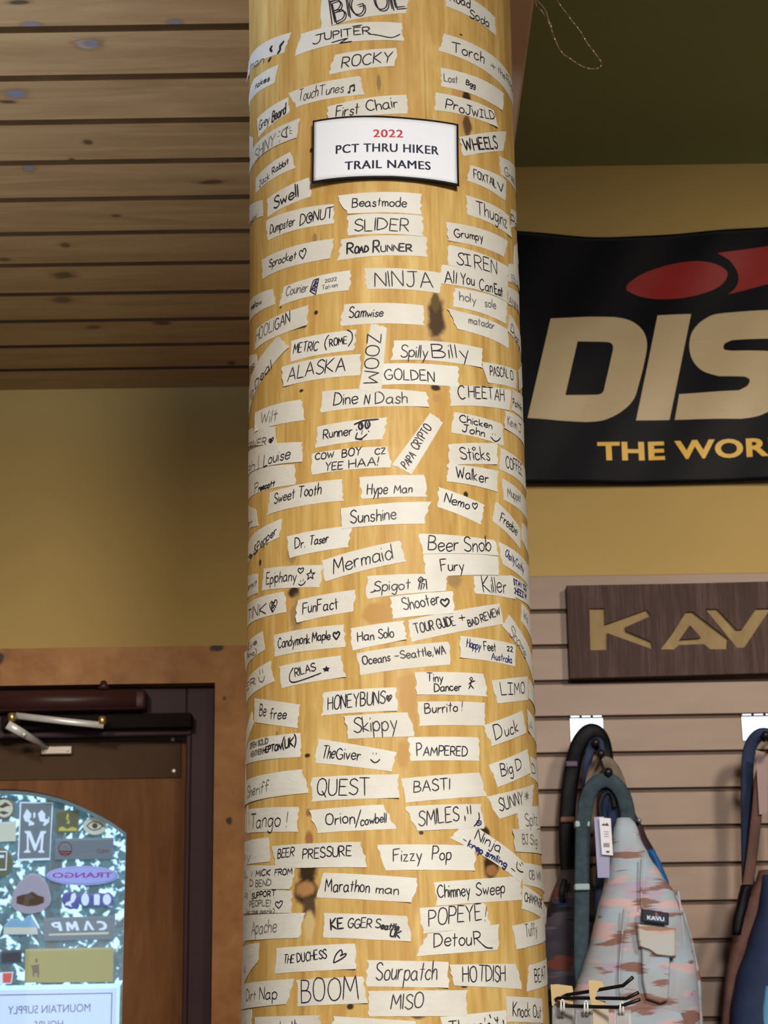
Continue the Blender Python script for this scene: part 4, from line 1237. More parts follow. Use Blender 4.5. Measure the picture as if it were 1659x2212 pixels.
strip(L('Runner', 'beside a drawn smirking face'), [686, 922, 837, 902, 827, 949, 682, 968], [('Runner', 699, 949, 761, 939, 20, 'kn')],
      [('kb', [(766, 917), (785, 909), (817, 906)]), ('kb~', [(778, 913), (775, 922), (779, 928), (784, 922), (781, 913)]), ('kb~', [(791, 911), (789, 920), (793, 926), (799, 919), (797, 911)]), ('kn', [(780, 915), (781, 925)]), ('kn', [(794, 914), (795, 923)]),
       ('kn~', [(772, 935), (769, 948), (782, 947), (793, 938)]), ('kb', [(770, 948), (782, 950)]), ('kn', [(783, 931), (781, 938)]), ('kn', [(770, 928), (771, 930)]), ('kn', [(796, 931), (797, 933)])])
strip('tape strip with two lines in capitals, cow boy and a shout', [674, 980, 837, 965, 846, 1010, 675, 1026], [('COW', 682, 994, 722, 988, 14, 'kn'), ('BOY', 739, 988, 780, 983, 16, 'kn'), ('CZ', 810, 982, 833, 980, 12, 'kn'), ('YEE', 703, 1018, 741, 1013, 17, 'kn'), ('HAA!', 754, 1011, 817, 1005, 17, 'kn')])
strip(L('PAPA CRYPTO', 'on a steep diagonal'), [847, 1004, 930, 891, 956, 914, 889, 1025], [('PAPA', 878, 1013, 899, 985, 17, 'kn'), ('CRYPTO', 902, 973, 932, 925, 18, 'kn')])
strip('tape strip in two lines, chicken above, ending in a smile', [980, 890, 1085, 917, 1087, 964, 976, 935], [('Chicken', 992, 911, 1062, 927, 15, 'kn'), ('John', 998, 933, 1046, 943, 16, 'kn')],
      [('kn~', [(1059, 944), (1068, 953), (1075, 952), (1080, 946)]), ('gn', [(1063, 937), (1063, 940)]), ('gn', [(1069, 937), (1069, 940)])])
strip(L('Sticks', 'dotted with a tiny ring'), [968, 960, 1073, 958, 1071, 1004, 969, 1005], [('Sticks', 995, 993, 1058, 995, 27, 'kn')], [('kt~', [(1022, 966), (1019, 970), (1023, 973), (1026, 969), (1022, 966)])])
strip(L('Walker', 'directly under the Sticks strip'), [967, 1003, 1075, 1018, 1074, 1063, 964, 1040], [('Walk', 985, 1033, 1030, 1039, 25, 'kn'), ('er', 1034, 1040, 1053, 1044, 22, 'kn')])
strip('tape strip of tall capitals curving round right edge beside Sticks', [1081, 967, 1130, 1006, 1131, 1051, 1079, 1014], [('COFFEE', 1092, 1009, 1127, 1027, 24, 'kn')])
strip('grey lettered tape strip at right edge beside the Walker strip', [1084, 1033, 1132, 1074, 1131, 1112, 1088, 1080], [('Muppet', 1096, 1071, 1124, 1086, 18, 'gn')])
strip(L('Hype Man'), [778, 1031, 917, 1027, 921, 1074, 781, 1078], [('Hype', 793, 1069, 837, 1067, 23, 'kn'), ('Man', 851, 1065, 890, 1064, 18, 'kn')])
strip('tape strip lettered with four letters and a small heart, tilted downward', [947, 1052, 1046, 1091, 1039, 1134, 945, 1095], [('Nemo', 959, 1084, 1013, 1101, 20, 'kn'), ('\u2661', 1020, 1100, 1031, 1102, 14, 'kn')])
strip(L('Sunshine'), [738, 1099, 929, 1084, 914, 1132, 739, 1143], [('Sunshine', 758, 1131, 856, 1122, 26, 'kn')])
strip(L('Freebie', 'sloping down at the right edge'), [1071, 1083, 1125, 1145, 1123, 1186, 1064, 1126], [('Freebie', 1079, 1125, 1115, 1158, 22, 'kn')])
strip('blank sliver of tape at right edge beside the Freebie strip', [1127, 1128, 1133, 1135, 1133, 1178, 1126, 1165])
strip('navy lettered tape strip wrapping right edge beside the beer strip', [1076, 1170, 1135, 1213, 1135, 1259, 1084, 1218], [('Chatty', 1090, 1201, 1110, 1219, 17, 'nn'), ('Cathy', 1112, 1221, 1130, 1239, 17, 'nn')])
strip(L('Mermaid', 'sloping up to the right'), [694, 1212, 864, 1168, 877, 1213, 703, 1257], [('Mermaid', 721, 1241, 849, 1207, 31, 'kn')])
strip(L('Spigot', 'with a sketched tap'), [792, 1245, 965, 1241, 963, 1277, 793, 1294], [('Spigot', 808, 1279, 886, 1272, 22, 'kn')],
      [('kn', [(801, 1280), (812, 1277)]), ('kn~', [(903, 1253), (909, 1247), (914, 1253), (908, 1258), (903, 1253)]), ('kn', [(904, 1273), (908, 1253), (920, 1252), (922, 1273)]), ('kn', [(909, 1274), (911, 1260), (917, 1262), (914, 1272)])])
strip(L('Killer', 'in tall narrow letters'), [1022, 1245, 1103, 1244, 1112, 1295, 1027, 1282], [('Killer', 1044, 1280, 1094, 1281, 34, 'kn')])
strip('tape strip with two rows of blue capitals wrapping the right edge', [1101, 1242, 1138, 1266, 1138, 1306, 1105, 1288], [('STAY CO', 1107, 1262, 1136, 1277, 11, 'nb'), ('CHEEZ W', 1106, 1281, 1136, 1295, 12, 'nb')])
strip(L('Fury', 'directly beneath the beer strip'), [912, 1198, 1074, 1202, 1074, 1243, 921, 1248], [('Fury', 953, 1235, 1002, 1233, 24, 'kn')])
strip(L('Beer Snob', 'in bold looping script'), [905, 1153, 1064, 1168, 1074, 1201, 913, 1197], [('Beer', 925, 1189, 990, 1190, 30, 'kn'), ('Snob', 1003, 1190, 1059, 1192, 30, 'kn')], (), (1, 0, 0.003))
strip('tape strip lettered with a two word name, right of the maple strip', [760, 1357, 871, 1341, 878, 1382, 760, 1406], [('Han', 773, 1386, 808, 1381, 19, 'kn'), ('Solo', 818, 1380, 851, 1376, 21, 'kn')])
strip(L('TOUR GUIDE + BAD REVIEW', 'slanting upward'), [882, 1340, 1078, 1304, 1088, 1348, 888, 1387], [('TOUR', 898, 1368, 938, 1360, 20, 'kn'), ('GUIDE', 945, 1358, 984, 1350, 19, 'kn'), ('+', 993, 1344, 1006, 1342, 17, 'kn'), ('BAD', 1012, 1354, 1035, 1347, 14, 'kn'), ('REVIEW', 1040, 1345, 1080, 1327, 16, 'kn')])
strip(L('Shooter', 'with an outlined heart'), [842, 1290, 979, 1277, 979, 1325, 849, 1337], [('Shooter', 873, 1319, 950, 1304, 25, 'kn'), ('\u2661', 953, 1311, 970, 1309, 18, 'kb')])
strip('diagonal tape strip lettered Shame sliding down the right edge', [1097, 1329, 1145, 1407, 1145, 1457, 1083, 1352], [('Shame', 1099, 1370, 1134, 1424, 25, 'gn')])
strip('small tape end with a W at right edge beside the bad review strip', [1127, 1304, 1139, 1317, 1140, 1364, 1125, 1341], [('Wo', 1129, 1334, 1139, 1346, 17, 'gn')])
strip(L('Oceans - Seattle, WA'), [772, 1411, 969, 1386, 972, 1436, 778, 1459], [('Oceans', 784, 1436, 843, 1428, 18, 'kn'), ('-', 853, 1425, 862, 1424, 18, 'kn'), ('Seattle,', 866, 1423, 936, 1416, 17, 'kn'), ('WA', 940, 1416, 963, 1413, 17, 'kn')])
strip('two line tape strip with Australia on its second line', [993, 1374, 1113, 1393, 1112, 1440, 992, 1421], [('Happy', 1007, 1397, 1037, 1404, 17, 'nn'), ('Feet', 1045, 1404, 1071, 1407, 18, 'kn'), ('22', 1095, 1406, 1107, 1408, 10, 'kn'), ('Australia', 1061, 1424, 1105, 1433, 15, 'nn')])
strip(L('Tiny Dancer', 'with a stick figure'), [896, 1452, 1046, 1456, 1052, 1505, 899, 1501], [('Tiny', 922, 1472, 957, 1472, 17, 'kn'), ('Dancer', 938, 1494, 996, 1491, 17, 'kn')],
      [('kt~', [(1017, 1463), (1014, 1467), (1018, 1470), (1020, 1466), (1017, 1463)]), ('kn', [(1017, 1470), (1016, 1480), (1012, 1488)]), ('kn', [(1016, 1480), (1022, 1487)]), ('kn', [(1012, 1478), (1018, 1473), (1025, 1471)])])
strip('blank sliver of tape at right edge beside the LIMO strip', [1141, 1466, 1147, 1475, 1147, 1515, 1141, 1508])
strip(L('LIMO'), [1061, 1470, 1139, 1461, 1140, 1512, 1074, 1520], [('L', 1082, 1502, 1094, 1501, 25, 'kn'), ('|', 1097, 1500, 1108, 1499, 24, 'kn'), ('MO', 1111, 1499, 1133, 1497, 23, 'kn')])
strip(L('HONEYBUNS', 'with a small heart'), [699, 1496, 855, 1485, 859, 1536, 695, 1546], [('HONEYBUNS', 709, 1533, 832, 1520, 27, 'kn'), ('\u2665', 835, 1517, 846, 1515, 14, 'kn')])
strip(L('Burrito!'), [902, 1516, 1047, 1518, 1047, 1568, 906, 1568], [('Burrito', 918, 1542, 988, 1536, 20, 'kn'), ('!', 997, 1535, 1000, 1535, 20, 'gn')])
strip('narrow tape end with a blue mark at right edge beside Duck', [1137, 1532, 1151, 1548, 1152, 1595, 1138, 1579], [('A', 1141, 1573, 1150, 1581, 18, 'pn')])
strip(L('Duck', 'tilting up to the right'), [1043, 1567, 1127, 1535, 1136, 1583, 1062, 1612], [('D', 1070, 1598, 1086, 1592, 29, 'kn'), ('uck', 1091, 1592, 1119, 1580, 25, 'kn')])
strip(L('Skippy', 'in large rounded letters'), [747, 1547, 883, 1539, 894, 1591, 752, 1597], [('Skippy', 765, 1583, 858, 1577, 33, 'kn')])
strip(L('PAMPERED'), [882, 1593, 1033, 1593, 1036, 1644, 886, 1644], [('P', 901, 1633, 912, 1632, 24, 'kn'), ('AMPERED', 914, 1632, 1009, 1633, 19, 'kn')])
strip('narrow tape end lettered D at right edge beside Big D', [1145, 1634, 1156, 1640, 1156, 1686, 1146, 1678], [('D', 1148, 1670, 1156, 1675, 20, 'gn')])
strip(L('Big D'), [1056, 1652, 1138, 1618, 1144, 1670, 1075, 1700], [('Big', 1083, 1677, 1108, 1670, 26, 'kn'), ('D', 1116, 1666, 1127, 1661, 24, 'kn')])
strip(L('BASTI'), [867, 1682, 1034, 1669, 1050, 1720, 877, 1734], [('BASTI', 894, 1713, 971, 1705, 23, 'kn')])
strip(L('SUNNY', 'with a star mark at its end'), [1051, 1721, 1150, 1695, 1149, 1743, 1078, 1769], [('SUNNY', 1079, 1752, 1130, 1735, 25, 'kn'), ('*', 1134, 1732, 1143, 1728, 22, 'gn')])
strip(L('Spitz', 'in faint grey under SUNNY'), [1115, 1744, 1161, 1743, 1163, 1792, 1121, 1795], [('Spitz', 1135, 1785, 1160, 1780, 26, 'gn')])
strip('grey script tape strip at right edge below the Spitz strip', [1103, 1791, 1164, 1794, 1167, 1846, 1112, 1840], [('BJ', 1127, 1824, 1140, 1824, 21, 'gn'), ('Sig', 1144, 1824, 1159, 1825, 21, 'gn')])
strip(L('Fizzy Pop'), [815, 1825, 1023, 1827, 1025, 1881, 832, 1880], [('Fizzy', 850, 1861, 911, 1858, 26, 'kn'), ('Pop', 933, 1858, 974, 1857, 27, 'kn')])
strip('pale tape end with small capitals at right edge above the champagne strip', [1132, 1864, 1168, 1872, 1169, 1921, 1127, 1910], [('OB WN', 1142, 1898, 1167, 1903, 18, 'gn')])
strip('tape strip of six tall capitals and exclamation mark above the Detour strip', [905, 1962, 1047, 1951, 1059, 2000, 914, 2017], [('POPEYE', 926, 1999, 1040, 1988, 33, 'kn'), ('!', 1047, 1990, 1050, 1990, 30, 'gn')])
strip(L('Chimney Sweep', 'in flowing script'), [937, 1906, 1124, 1893, 1126, 1944, 943, 1957], [('Chimney', 946, 1940, 1015, 1934, 26, 'kn'), ('Sweep', 1028, 1934, 1090, 1930, 25, 'kn')])
strip(L('Ninja - keep smiling -', 'on a steep diagonal'), [1003, 1773, 1138, 1872, 1125, 1908, 973, 1811], [('Ninja', 1024, 1812, 1078, 1843, 23, 'kn'), ('-', 999, 1818, 1005, 1822, 12, 'kn'), ('keep', 1010, 1827, 1040, 1845, 13, 'nb'), ('smiling', 1047, 1848, 1092, 1874, 13, 'nb'), ('-', 1102, 1880, 1110, 1886, 12, 'kn')],
      [('kn~', [(1116, 1862), (1115, 1874), (1121, 1882), (1129, 1884)]), ('kn', [(1121, 1866), (1124, 1870)]), ('kn', [(1125, 1863), (1128, 1867)])])
strip(L('SMILES', 'with a smile and a hand sketch'), [875, 1742, 1037, 1737, 1047, 1790, 901, 1795], [('SMILES', 904, 1784, 991, 1772, 30, 'kn')],
      [('kn', [(1003, 1763), (1004, 1773)]), ('kn', [(1008, 1743), (1010, 1758)]), ('kn', [(1015, 1740), (1016, 1758)]), ('kn~', [(1033, 1756), (1034, 1768), (1029, 1778), (1023, 1785)]), ('nn~', [(1029, 1774), (1037, 1774), (1037, 1781), (1030, 1783), (1028, 1778), (1035, 1778)])])
strip(L('CHAMPAGNE', 'in small capitals at right edge'), [1128, 1911, 1175, 1943, 1169, 1983, 1127, 1963], [('CHAMPAGNE', 1132, 1946, 1170, 1963, 19, 'kn')], (), (1, 0, 0.004))
strip(L('Detour', 'with a long trailing tail'), [924, 2017, 1078, 1996, 1075, 2052, 897, 2066], [('Detou', 937, 2046, 1018, 2041, 28, 'kn'), ('R', 1024, 2040, 1040, 2039, 27, 'kn')], [('kn~', [(1040, 2039), (1050, 2047), (1063, 2048)])])
strip(L('Tuffy', 'in thin script at right edge'), [1106, 2000, 1173, 1983, 1175, 2036, 1116, 2051], [('Tuffy', 1134, 2024, 1159, 2018, 25, 'gn')])
strip(L('Sourpatch', 'in large rounded script'), [794, 2074, 967, 2078, 967, 2134, 792, 2131], [('Sourpatch', 812, 2116, 943, 2117, 36, 'kn')])
strip(L('HOTDISH', 'in tall thin capitals'), [969, 2084, 1114, 2082, 1127, 2137, 980, 2129], [('HOTDISH', 999, 2120, 1091, 2119, 31, 'kn')])
strip('cut off tape strip at the bottom with apostrophe marks', [951, 2197, 1091, 2182, 1093, 2240, 955, 2255], [("Three's", 970, 2236, 1060, 2226, 28, 'kn')], [('kb', [(1057, 2193), (1059, 2198)]), ('kn', [(1067, 2199), (1070, 2205), (1075, 2203)]), ('kn', [(1073, 2197), (1073, 2210)]), ('kb', [(1085, 2205), (1086, 2210)])])
strip(L('MISO', 'with an empty right half'), [796, 2141, 1009, 2139, 1007, 2195, 796, 2196], [('MISO', 844, 2180, 913, 2178, 31, 'kn')])
strip('grey lettered tape end at right edge above Knock Out', [1142, 2085, 1178, 2076, 1180, 2130, 1137, 2142], [('BEAT', 1155, 2122, 1178, 2114, 25, 'kn')])
strip(L('Knock Out'), [1093, 2152, 1170, 2157, 1173, 2210, 1096, 2207], [('Knock', 1107, 2195, 1144, 2197, 27, 'kn'), ('Out', 1151, 2198, 1168, 2198, 25, 'kn')])
strip(L('KEGGERS', 'with a bold town name and UK'), [700, 1972, 878, 1979, 888, 2034, 697, 2025], [('KE', 716, 2009, 742, 2006, 22, 'kb'), ('GGER', 751, 2005, 803, 2004, 19, 'kn'), ('S', 811, 2004, 821, 2004, 19, 'kn'), ('eattle', 823, 2006, 861, 2010, 13, 'kb'), ('UK', 842, 2023, 863, 2027, 14, 'kb')])
strip(L('Marathon man'), [698, 1885, 903, 1897, 890, 1950, 686, 1939], [('Marathon', 703, 1925, 798, 1928, 25, 'kn'), ('man', 812, 1929, 861, 1932, 19, 'kn')])

# ================================================================== printed sign on the pillar
mat_paper = plain('white_sign_paper', (0.87, 0.89, 0.97), 0.6, vary=0.015)
mat_black = plain('black_card', (0.012, 0.010, 0.012), 0.6)
mat_print = plain('dark_print', (0.018, 0.022, 0.05), 0.5)
mat_redprint = plain('red_print', (0.55, 0.045, 0.06), 0.5)


def sign():
    root = empty('paper_sign', Pp(*Cp(834, 335), 0.004))
    tag(root, 'white printed sign reading 2022 PCT THRU HIKER TRAIL NAMES on black backing', 'sign')
    q = [Cp(686, 270), Cp(979, 278), Cp(979, 408), Cp(686, 401)]

    def uvp(u, w, o):
        s = (q[0][0] * (1 - u) + q[1][0] * u) * (1 - w) + (q[3][0] * (1 - u) + q[2][0] * u) * w
        z = (q[0][1] * (1 - u) + q[1][1] * u) * (1 - w) + (q[3][1] * (1 - u) + q[2][1] * u) * w
        return Pp(s, z, o + bow(u, w))

    def bow(u, w):
        # stiff card: its sides and lower edge stand away from the log
        return 0.0035 + 0.006 * (2 * abs(u - 0.5)) ** 2 + 0.006 * w ** 3 * (1 - 1.6 * abs(u - 0.55)) + 0.0012 * math.sin(u * 7 + w)

    def sheet(name, u0, u1, w0, w1, o, mat, th=0.0005):
        mb = MB()
        n, m = 40, 14
        for lay, oo in ((0, o), (1, o - th)):
            mb.add([uvp(u0 + (u1 - u0) * i / n, w0 + (w1 - w0) * j / m, oo) for j in range(m + 1) for i in range(n + 1)],
                   [(j * (n + 1) + i, (j + 1) * (n + 1) + i, (j + 1) * (n + 1) + i + 1, j * (n + 1) + i + 1) for j in range(m) for i in range(n)])
        N = (n + 1) * (m + 1)
        rim = [i for i in range(n + 1)] + [j * (n + 1) + n for j in range(1, m + 1)] + [m * (n + 1) + i for i in range(n - 1, -1, -1)] + [j * (n + 1) for j in range(m - 1, 0, -1)]
        mb.f += [(rim[k], rim[(k + 1) % len(rim)], N + rim[(k + 1) % len(rim)], N + rim[k]) for k in range(len(rim))]
        mb.m += [0] * len(rim)
        return mb.build(name, mat, root, True)

    sheet('backing_card', -0.008, 1.006, -0.022, 1.02, 0.0, mat_black)
    sheet('paper', 0.004, 0.99, 0.012, 0.985, 0.0007, mat_paper)

    def line(body, x0, y0, x1, y1, cap, mat, offset):
        vs, fs, wdt = type_mesh(body, 0.0, 1.08)
        A, B = Cp(x0, y0), Cp(x1, y1)
        # into the sheet's own coordinates
        W_, H_ = q[1][0] - q[0][0], q[0][1] - q[3][1]
        slx = (q[1][1] - q[0][1]) / W_
        out, nv0, fs0 = [], len(vs), fs
        fs = [[i + nv0 * k for i in f_] for k in range(3) for f_ in fs0]
        for k, (x, y) in [(k, (x + dx, y)) for k, dx in enumerate((-offset, offset, 0.0)) for x, y in vs]:
            s = A[0] + (B[0] - A[0]) * x / wdt
            z = A[1] + (B[1] - A[1]) * x / wdt + y * cap * PXM * 0.985
            u = (s - q[0][0]) / W_
            w = (q[0][1] + slx * (s - q[0][0]) - z) / H_
            out.append(uvp(u, w, 0.0011 + 0.00006 * k))
        return mesh_obj('lettering', out, fs, mat, root)

    tag(line('2022', 808, 300, 870, 300, 18, mat_redprint, 0.035), 'red year lettering')
    line('PCT THRU HIKER', 732, 339, 943, 341, 20, mat_print, 0.035)
    line('TRAIL NAMES', 751, 374, 927, 374, 20, mat_print, 0.035)


sign()


# ================================================================== slat wall, banner, carved sign on the back wall
YP = YW - 0.025
mat_slat = wood('slatwall_laminate', (0.26, 0.17, 0.127), (0.29, 0.195, 0.148), (0.32, 0.222, 0.168), (0.7, 1, 2.5), 1.0, 0.42)
mat_groove = plain('slatwall_groove', (0.10, 0.06, 0.045), 0.6)
SZ = W(1400, 1241, YP).z
g0, g1 = W(1150, 1321, YP).z, W(1150, 1872, YP).z
ST = (g0 - g1) / 7.0
SX0, SX1 = W(1085, 1500, YP).x, XR - 0.02
mb = MB()
mb.box((SX0, YP + 0.010, 0.3), (SX1, YW - 0.001, SZ - 0.001), 1)
zt = SZ
zb = g0
while zb > 0.36:
    mb.box((SX0, YP, zb + 0.0045), (SX1, YP + 0.012, zt - 0.0045 if zt < SZ else SZ), 0, 0.0015)
    zt, zb = zb, zb - ST
tag(mb.build('slatwall_panel', [mat_slat, mat_groove]), 'brown grooved slatwall panel fixed to the wall right of pillar', 'wall panel')

# --- banner
YBN = YW - 0.028
mat_ban = plain('black_banner_vinyl', (0.0025, 0.0025, 0.006), 0.5, spec=0.12, vary=0.2)
mat_cream = plain('cream_banner_print', (0.54, 0.42, 0.25), 0.4, vary=0.03, scale=6)
mat_redban = plain('red_banner_print', (0.30, 0.009, 0.009), 0.45)
mat_gold = plain('gold_banner_print', (0.80, 0.48, 0.055), 0.4)


def bz(x, z):
    """soft waves of the hung vinyl"""
    return 0.006 * math.sin(x * 9.0 + z * 2.0) + 0.004 * math.sin(z * 13.0 + x * 4.0) + 0.0022 * math.sin(x * 31 - z * 17)


ban = empty('banner', W(1400, 760, YBN))
tag(ban, 'black vinyl banner with large cream letters and a red disc on the wall', 'banner')


def bpl(x, z, t):
    return Vector((x, YBN - bz(x, z) - t, z))


def c6(pts):
    return [(1110 + a * 0.33092, 480 + b * 0.33092) for a, b in pts]


topc = spline([(1085, 494), (1121, 497), (1220, 505), (1342, 509.5), (1480, 504), (1659, 493), (1860, 474)], 8)
botc = [(1085, 1046), (1133, 1044.5), (1400, 1043), (1659, 1037), (1860, 1030)]
tw = [W(a, b, YBN) for a, b in topc]
bw = [W(a, b, YBN) for a, b in botc]


def interp(c, x):
    for p, q in zip(c, c[1:]):
        if p.x <= x <= q.x:
            return p.z + (q.z - p.z) * (x - p.x) / (q.x - p.x)
    return c[0].z if x < c[0].x else c[-1].z


n, m = 110, 60
x0, x1 = tw[0].x, tw[-1].x
vs = []
for lay in (0.0, -0.0012):
    for j in range(m + 1):
        for i in range(n + 1):
            x = x0 + (x1 - x0) * i / n
            zt_, zb_ = interp(tw, x), interp(bw, x)
            vs.append(bpl(x, zb_ + (zt_ - zb_) * j / m, lay))
N = (n + 1) * (m + 1)
fs = [(l * N + j * (n + 1) + i, l * N + j * (n + 1) + i + 1, l * N + (j + 1) * (n + 1) + i + 1, l * N + (j + 1) * (n + 1) + i) for l in (0, 1) for j in range(m) for i in range(n)]
rim = [i for i in range(n + 1)] + [j * (n + 1) + n for j in range(1, m + 1)] + [m * (n + 1) + i for i in range(n - 1, -1, -1)] + [j * (n + 1) for j in range(m - 1, 0, -1)]
fs += [(rim[k], rim[(k + 1) % len(rim)], N + rim[(k + 1) % len(rim)], N + rim[k]) for k in range(len(rim))]
mesh_obj('vinyl_sheet', vs, fs, mat_ban, ban, None, True)


def ban_shape(name, loops, mat):
    """flat print laid on the wavy vinyl: finely divided so that it follows the waves"""
    flat = [pxz(l, YBN) for l in loops]
    tris = tessellate_polygon([[Vector((p[0], p[1], 0)) for p in l] for l in flat])
    pts = [p for l in flat for p in l]
    bm = bmesh.new()
    vv = [bm.verts.new((p[0], p[1], 0)) for p in pts]
    for t in tris:
        try:
            bm.faces.new([vv[i] for i in t])
        except ValueError:
            pass
    for _ in range(5):
        es = [e for e in bm.edges if e.calc_length() > 0.03]
        if not es:
            break
        bmesh.ops.subdivide_edges(bm, edges=es, cuts=1, use_grid_fill=False)
        bmesh.ops.triangulate(bm, faces=bm.faces[:])
    bm.verts.index_update()
    vs_ = [bpl(v.co.x, v.co.y, 0.0012) for v in bm.verts]
    fs_ = [[v.index for v in f.verts] for f in bm.faces]
    bm.free()
    o = mesh_obj(name, vs_, fs_, mat, ban, None, True)
    return o


def rounded(pts, n=5):
    return spline(pts, n)


Dout = c6([(240, 628), (500, 615)] + spline([(660, 612), (760, 632), (840, 695), (870, 785), (855, 900), (815, 1060), (780, 1160), (700, 1238), (590, 1290), (480, 1302)], 4) + [(280, 1295), (88, 1283)])
Din = c6([(415, 782), (600, 778)] + spline([(630, 782), (648, 800), (648, 830)], 3) + [(590, 1085)] + spline([(588, 1095), (575, 1115), (550, 1124)], 3) + [(335, 1132)])
ban_shape('lettering', [Dout, Din], mat_cream)
ban_shape('lettering', [c6([(940, 602), (1158, 597), (1018, 1287), (798, 1292)])], mat_cream)
Sout = c6(spline([(1850, 575), (1380, 590), (1250, 628), (1170, 705), (1146, 800), (1165, 895), (1230, 970), (1335, 1010)], 4) + spline([(1500, 1015), (1535, 1035), (1520, 1075), (1465, 1105)], 4)
          + [(1080, 1120), (1052, 1287)] + spline([(1480, 1288), (1600, 1268), (1700, 1215), (1775, 1120), (1810, 1020), (1795, 920), (1740, 862), (1640, 845)], 4) + spline([(1420, 843), (1372, 832), (1375, 795), (1425, 772)], 4) + [(1815, 760)])
ban_shape('lettering', [Sout], mat_cream)
ban_shape('emblem', [c6(spline([(735, 420), (775, 370), (880, 312), (1040, 268), (1190, 258), (1310, 278), (1380, 315), (1393, 350), (1360, 405), (1280, 450), (1150, 486), (1000, 497), (860, 482), (765, 450)], 4, True))], mat_redban)
ban_shape('emblem', [c6([(1325, 210), (1659, 165), (1850, 140), (1850, 360), (1659, 410)] + spline([(1395, 472), (1445, 430), (1466, 375), (1450, 315), (1405, 255)], 4))], mat_redban)
vs, fs, wdt = type_mesh('THE WORL', 0.035, 1.06)
A, B = W(1292, 992, YBN), W(1697, 984, YBN)
out = []
for x, yv in vs:
    p = A.lerp(B, x / wdt)
    out.append(bpl(p.x, p.z + yv * 42 * YBN / FPX, 0.0013))
mesh_obj('lettering', out, fs, mat_gold, ban)

# --- carved wooden sign
YK = YP - 0.034
mat_sign = wood('dark_stained_sign_wood', (0.028, 0.010, 0.008), (0.048, 0.019, 0.015), (0.10, 0.055, 0.055), (16.0, 4.0, 1.2), 1.0, 0.5, spec=0.15)
mat_carve = wood('bare_carved_wood', (0.24, 0.155, 0.06), (0.29, 0.195, 0.08), (0.35, 0.24, 0.10), (6.0, 2.0, 2.0), 1.0, 0.6)
sg = empty('carved_sign', W(1480, 1365, YK))
tag(sg, 'dark brown wooden sign with large carved capitals on the slatwall', 'sign')


def c7(pts):
    return [(1130 + a * 0.3189, 1220 + b * 0.3189) for a, b in pts]


kpl = lambda x, z, t: Vector((x, YK + t, z))
outer = pxz([(1224, 1265), (1500, 1260), (1900, 1250), (1905, 1446), (1500, 1458), (1232, 1465)], YK)
letters = [c7([(450, 295), (552, 295), (556, 405), (838, 304), (866, 346), (690, 424), (700, 450), (868, 520), (880, 574), (570, 462), (572, 576), (456, 579)]),
           c7([(1105, 318), (1150, 318), (1388, 500), (1385, 572), (1268, 572), (1225, 537), (1055, 543), (1020, 574), (930, 572), (1010, 470)]),
           c7([(1235, 300), (1315, 298), (1445, 438), (1482, 438), (1580, 296), (1680, 294), (1500, 560), (1450, 562)]),
           [(1690, 1312), (1716, 1311), (1720, 1376), (1760, 1376), (1764, 1310), (1790, 1309), (1788, 1398), (1698, 1400)]]
island = c7([(1130, 408), (1205, 492), (1185, 498), (1062, 506)])
lz = [pxz(l, YK) for l in letters]
mb = MB()
mb.prism([outer] + lz, kpl, 0.033, 0.0)
mb.prism([pxz(island, YK)], kpl, 0.008, 0.0)
mb.build('sign_board', mat_sign, sg)
mb = MB()
for l in lz:
    mb.prism([l], kpl, 0.012, 0.008)
    for i in range(len(l)):                       # the bare walls of the carving
        a, b = l[i], l[(i + 1) % len(l)]
        cx, cz = sum(p[0] for p in l) / len(l), sum(p[1] for p in l) / len(l)
        mb.add([kpl(a[0], a[1], 0.0005), kpl(b[0], b[1], 0.0005), kpl(b[0], b[1], 0.009), kpl(a[0], a[1], 0.009)], [(0, 1, 2, 3)])
for v_ in mb.v:
    pass
mb.build('carved_lettering', mat_carve, sg)

# ================================================================== hooks and sling bags
mat_chrome = plain('chrome_plate', (0.32, 0.38, 0.48), 0.3, 0.6)


def hook(name, label, x0, x1, y0, y1, rods):
    a, b = W(x0, y0, YP), W(x1, y1, YP)
    root = empty(name, ((a.x + b.x) / 2, YP, b.z))
    tag(root, label, 'hook', 'display hooks on the slatwall')
    mb = MB()
    mb.box((a.x, YP - 0.003, b.z), (b.x, YP - 0.0005, a.z), 0, 0.0008)
    for i in range(3):
        xa = a.x + (b.x - a.x) * (i + 0.06) / 3
        xb = a.x + (b.x - a.x) * (i + 0.90) / 3
        mb.box((xa, YP - 0.006, a.z + 0.0005), (xb, YP + 0.008, a.z + 0.0055), 0, 0.001)
    mb.build('plate', mat_chrome, root)
    for pts in rods:
        mb = MB()
        mb.tube(spline(pts, 6), 0.0035, 10)
        e = Vector(pts[-1])
        mb.tube([e + Vector((0, 0.010, -0.001)), e + Vector((0, 0.006, 0)), e, e + Vector((0, -0.005, 0.001)), e + Vector((0, -0.007, 0.001))], [0.003, 0.008, 0.0095, 0.007, 0.002], 12)
        mb.build('hook_rod', mat_blackmetal, root, True)
    return root


def rod(px, py, dy, px2, py2):
    a = W(px, py, YP - 0.003)
    e = W(px2, py2, YP - dy)
    return [a, a + (e - a) * 0.5 + Vector((0, 0, -0.01)), e + Vector((0, 0.02, -0.008)), e]


hook('display_hook', 'chrome slatwall hook carrying the pale patterned sling bag', 1230, 1305, 1552, 1606,
     [rod(1262, 1582, 0.13, 1287, 1604), rod(1290, 1590, 0.27, 1298, 1628), rod(1276, 1590, 0.33, 1314, 1668)])
hook('display_hook', 'chrome slatwall hook carrying the navy bag at the right', 1600, 1680, 1548, 1600, [rod(1650, 1585, 0.17, 1654, 1588), rod(1665, 1590, 0.25, 1672, 1600)])


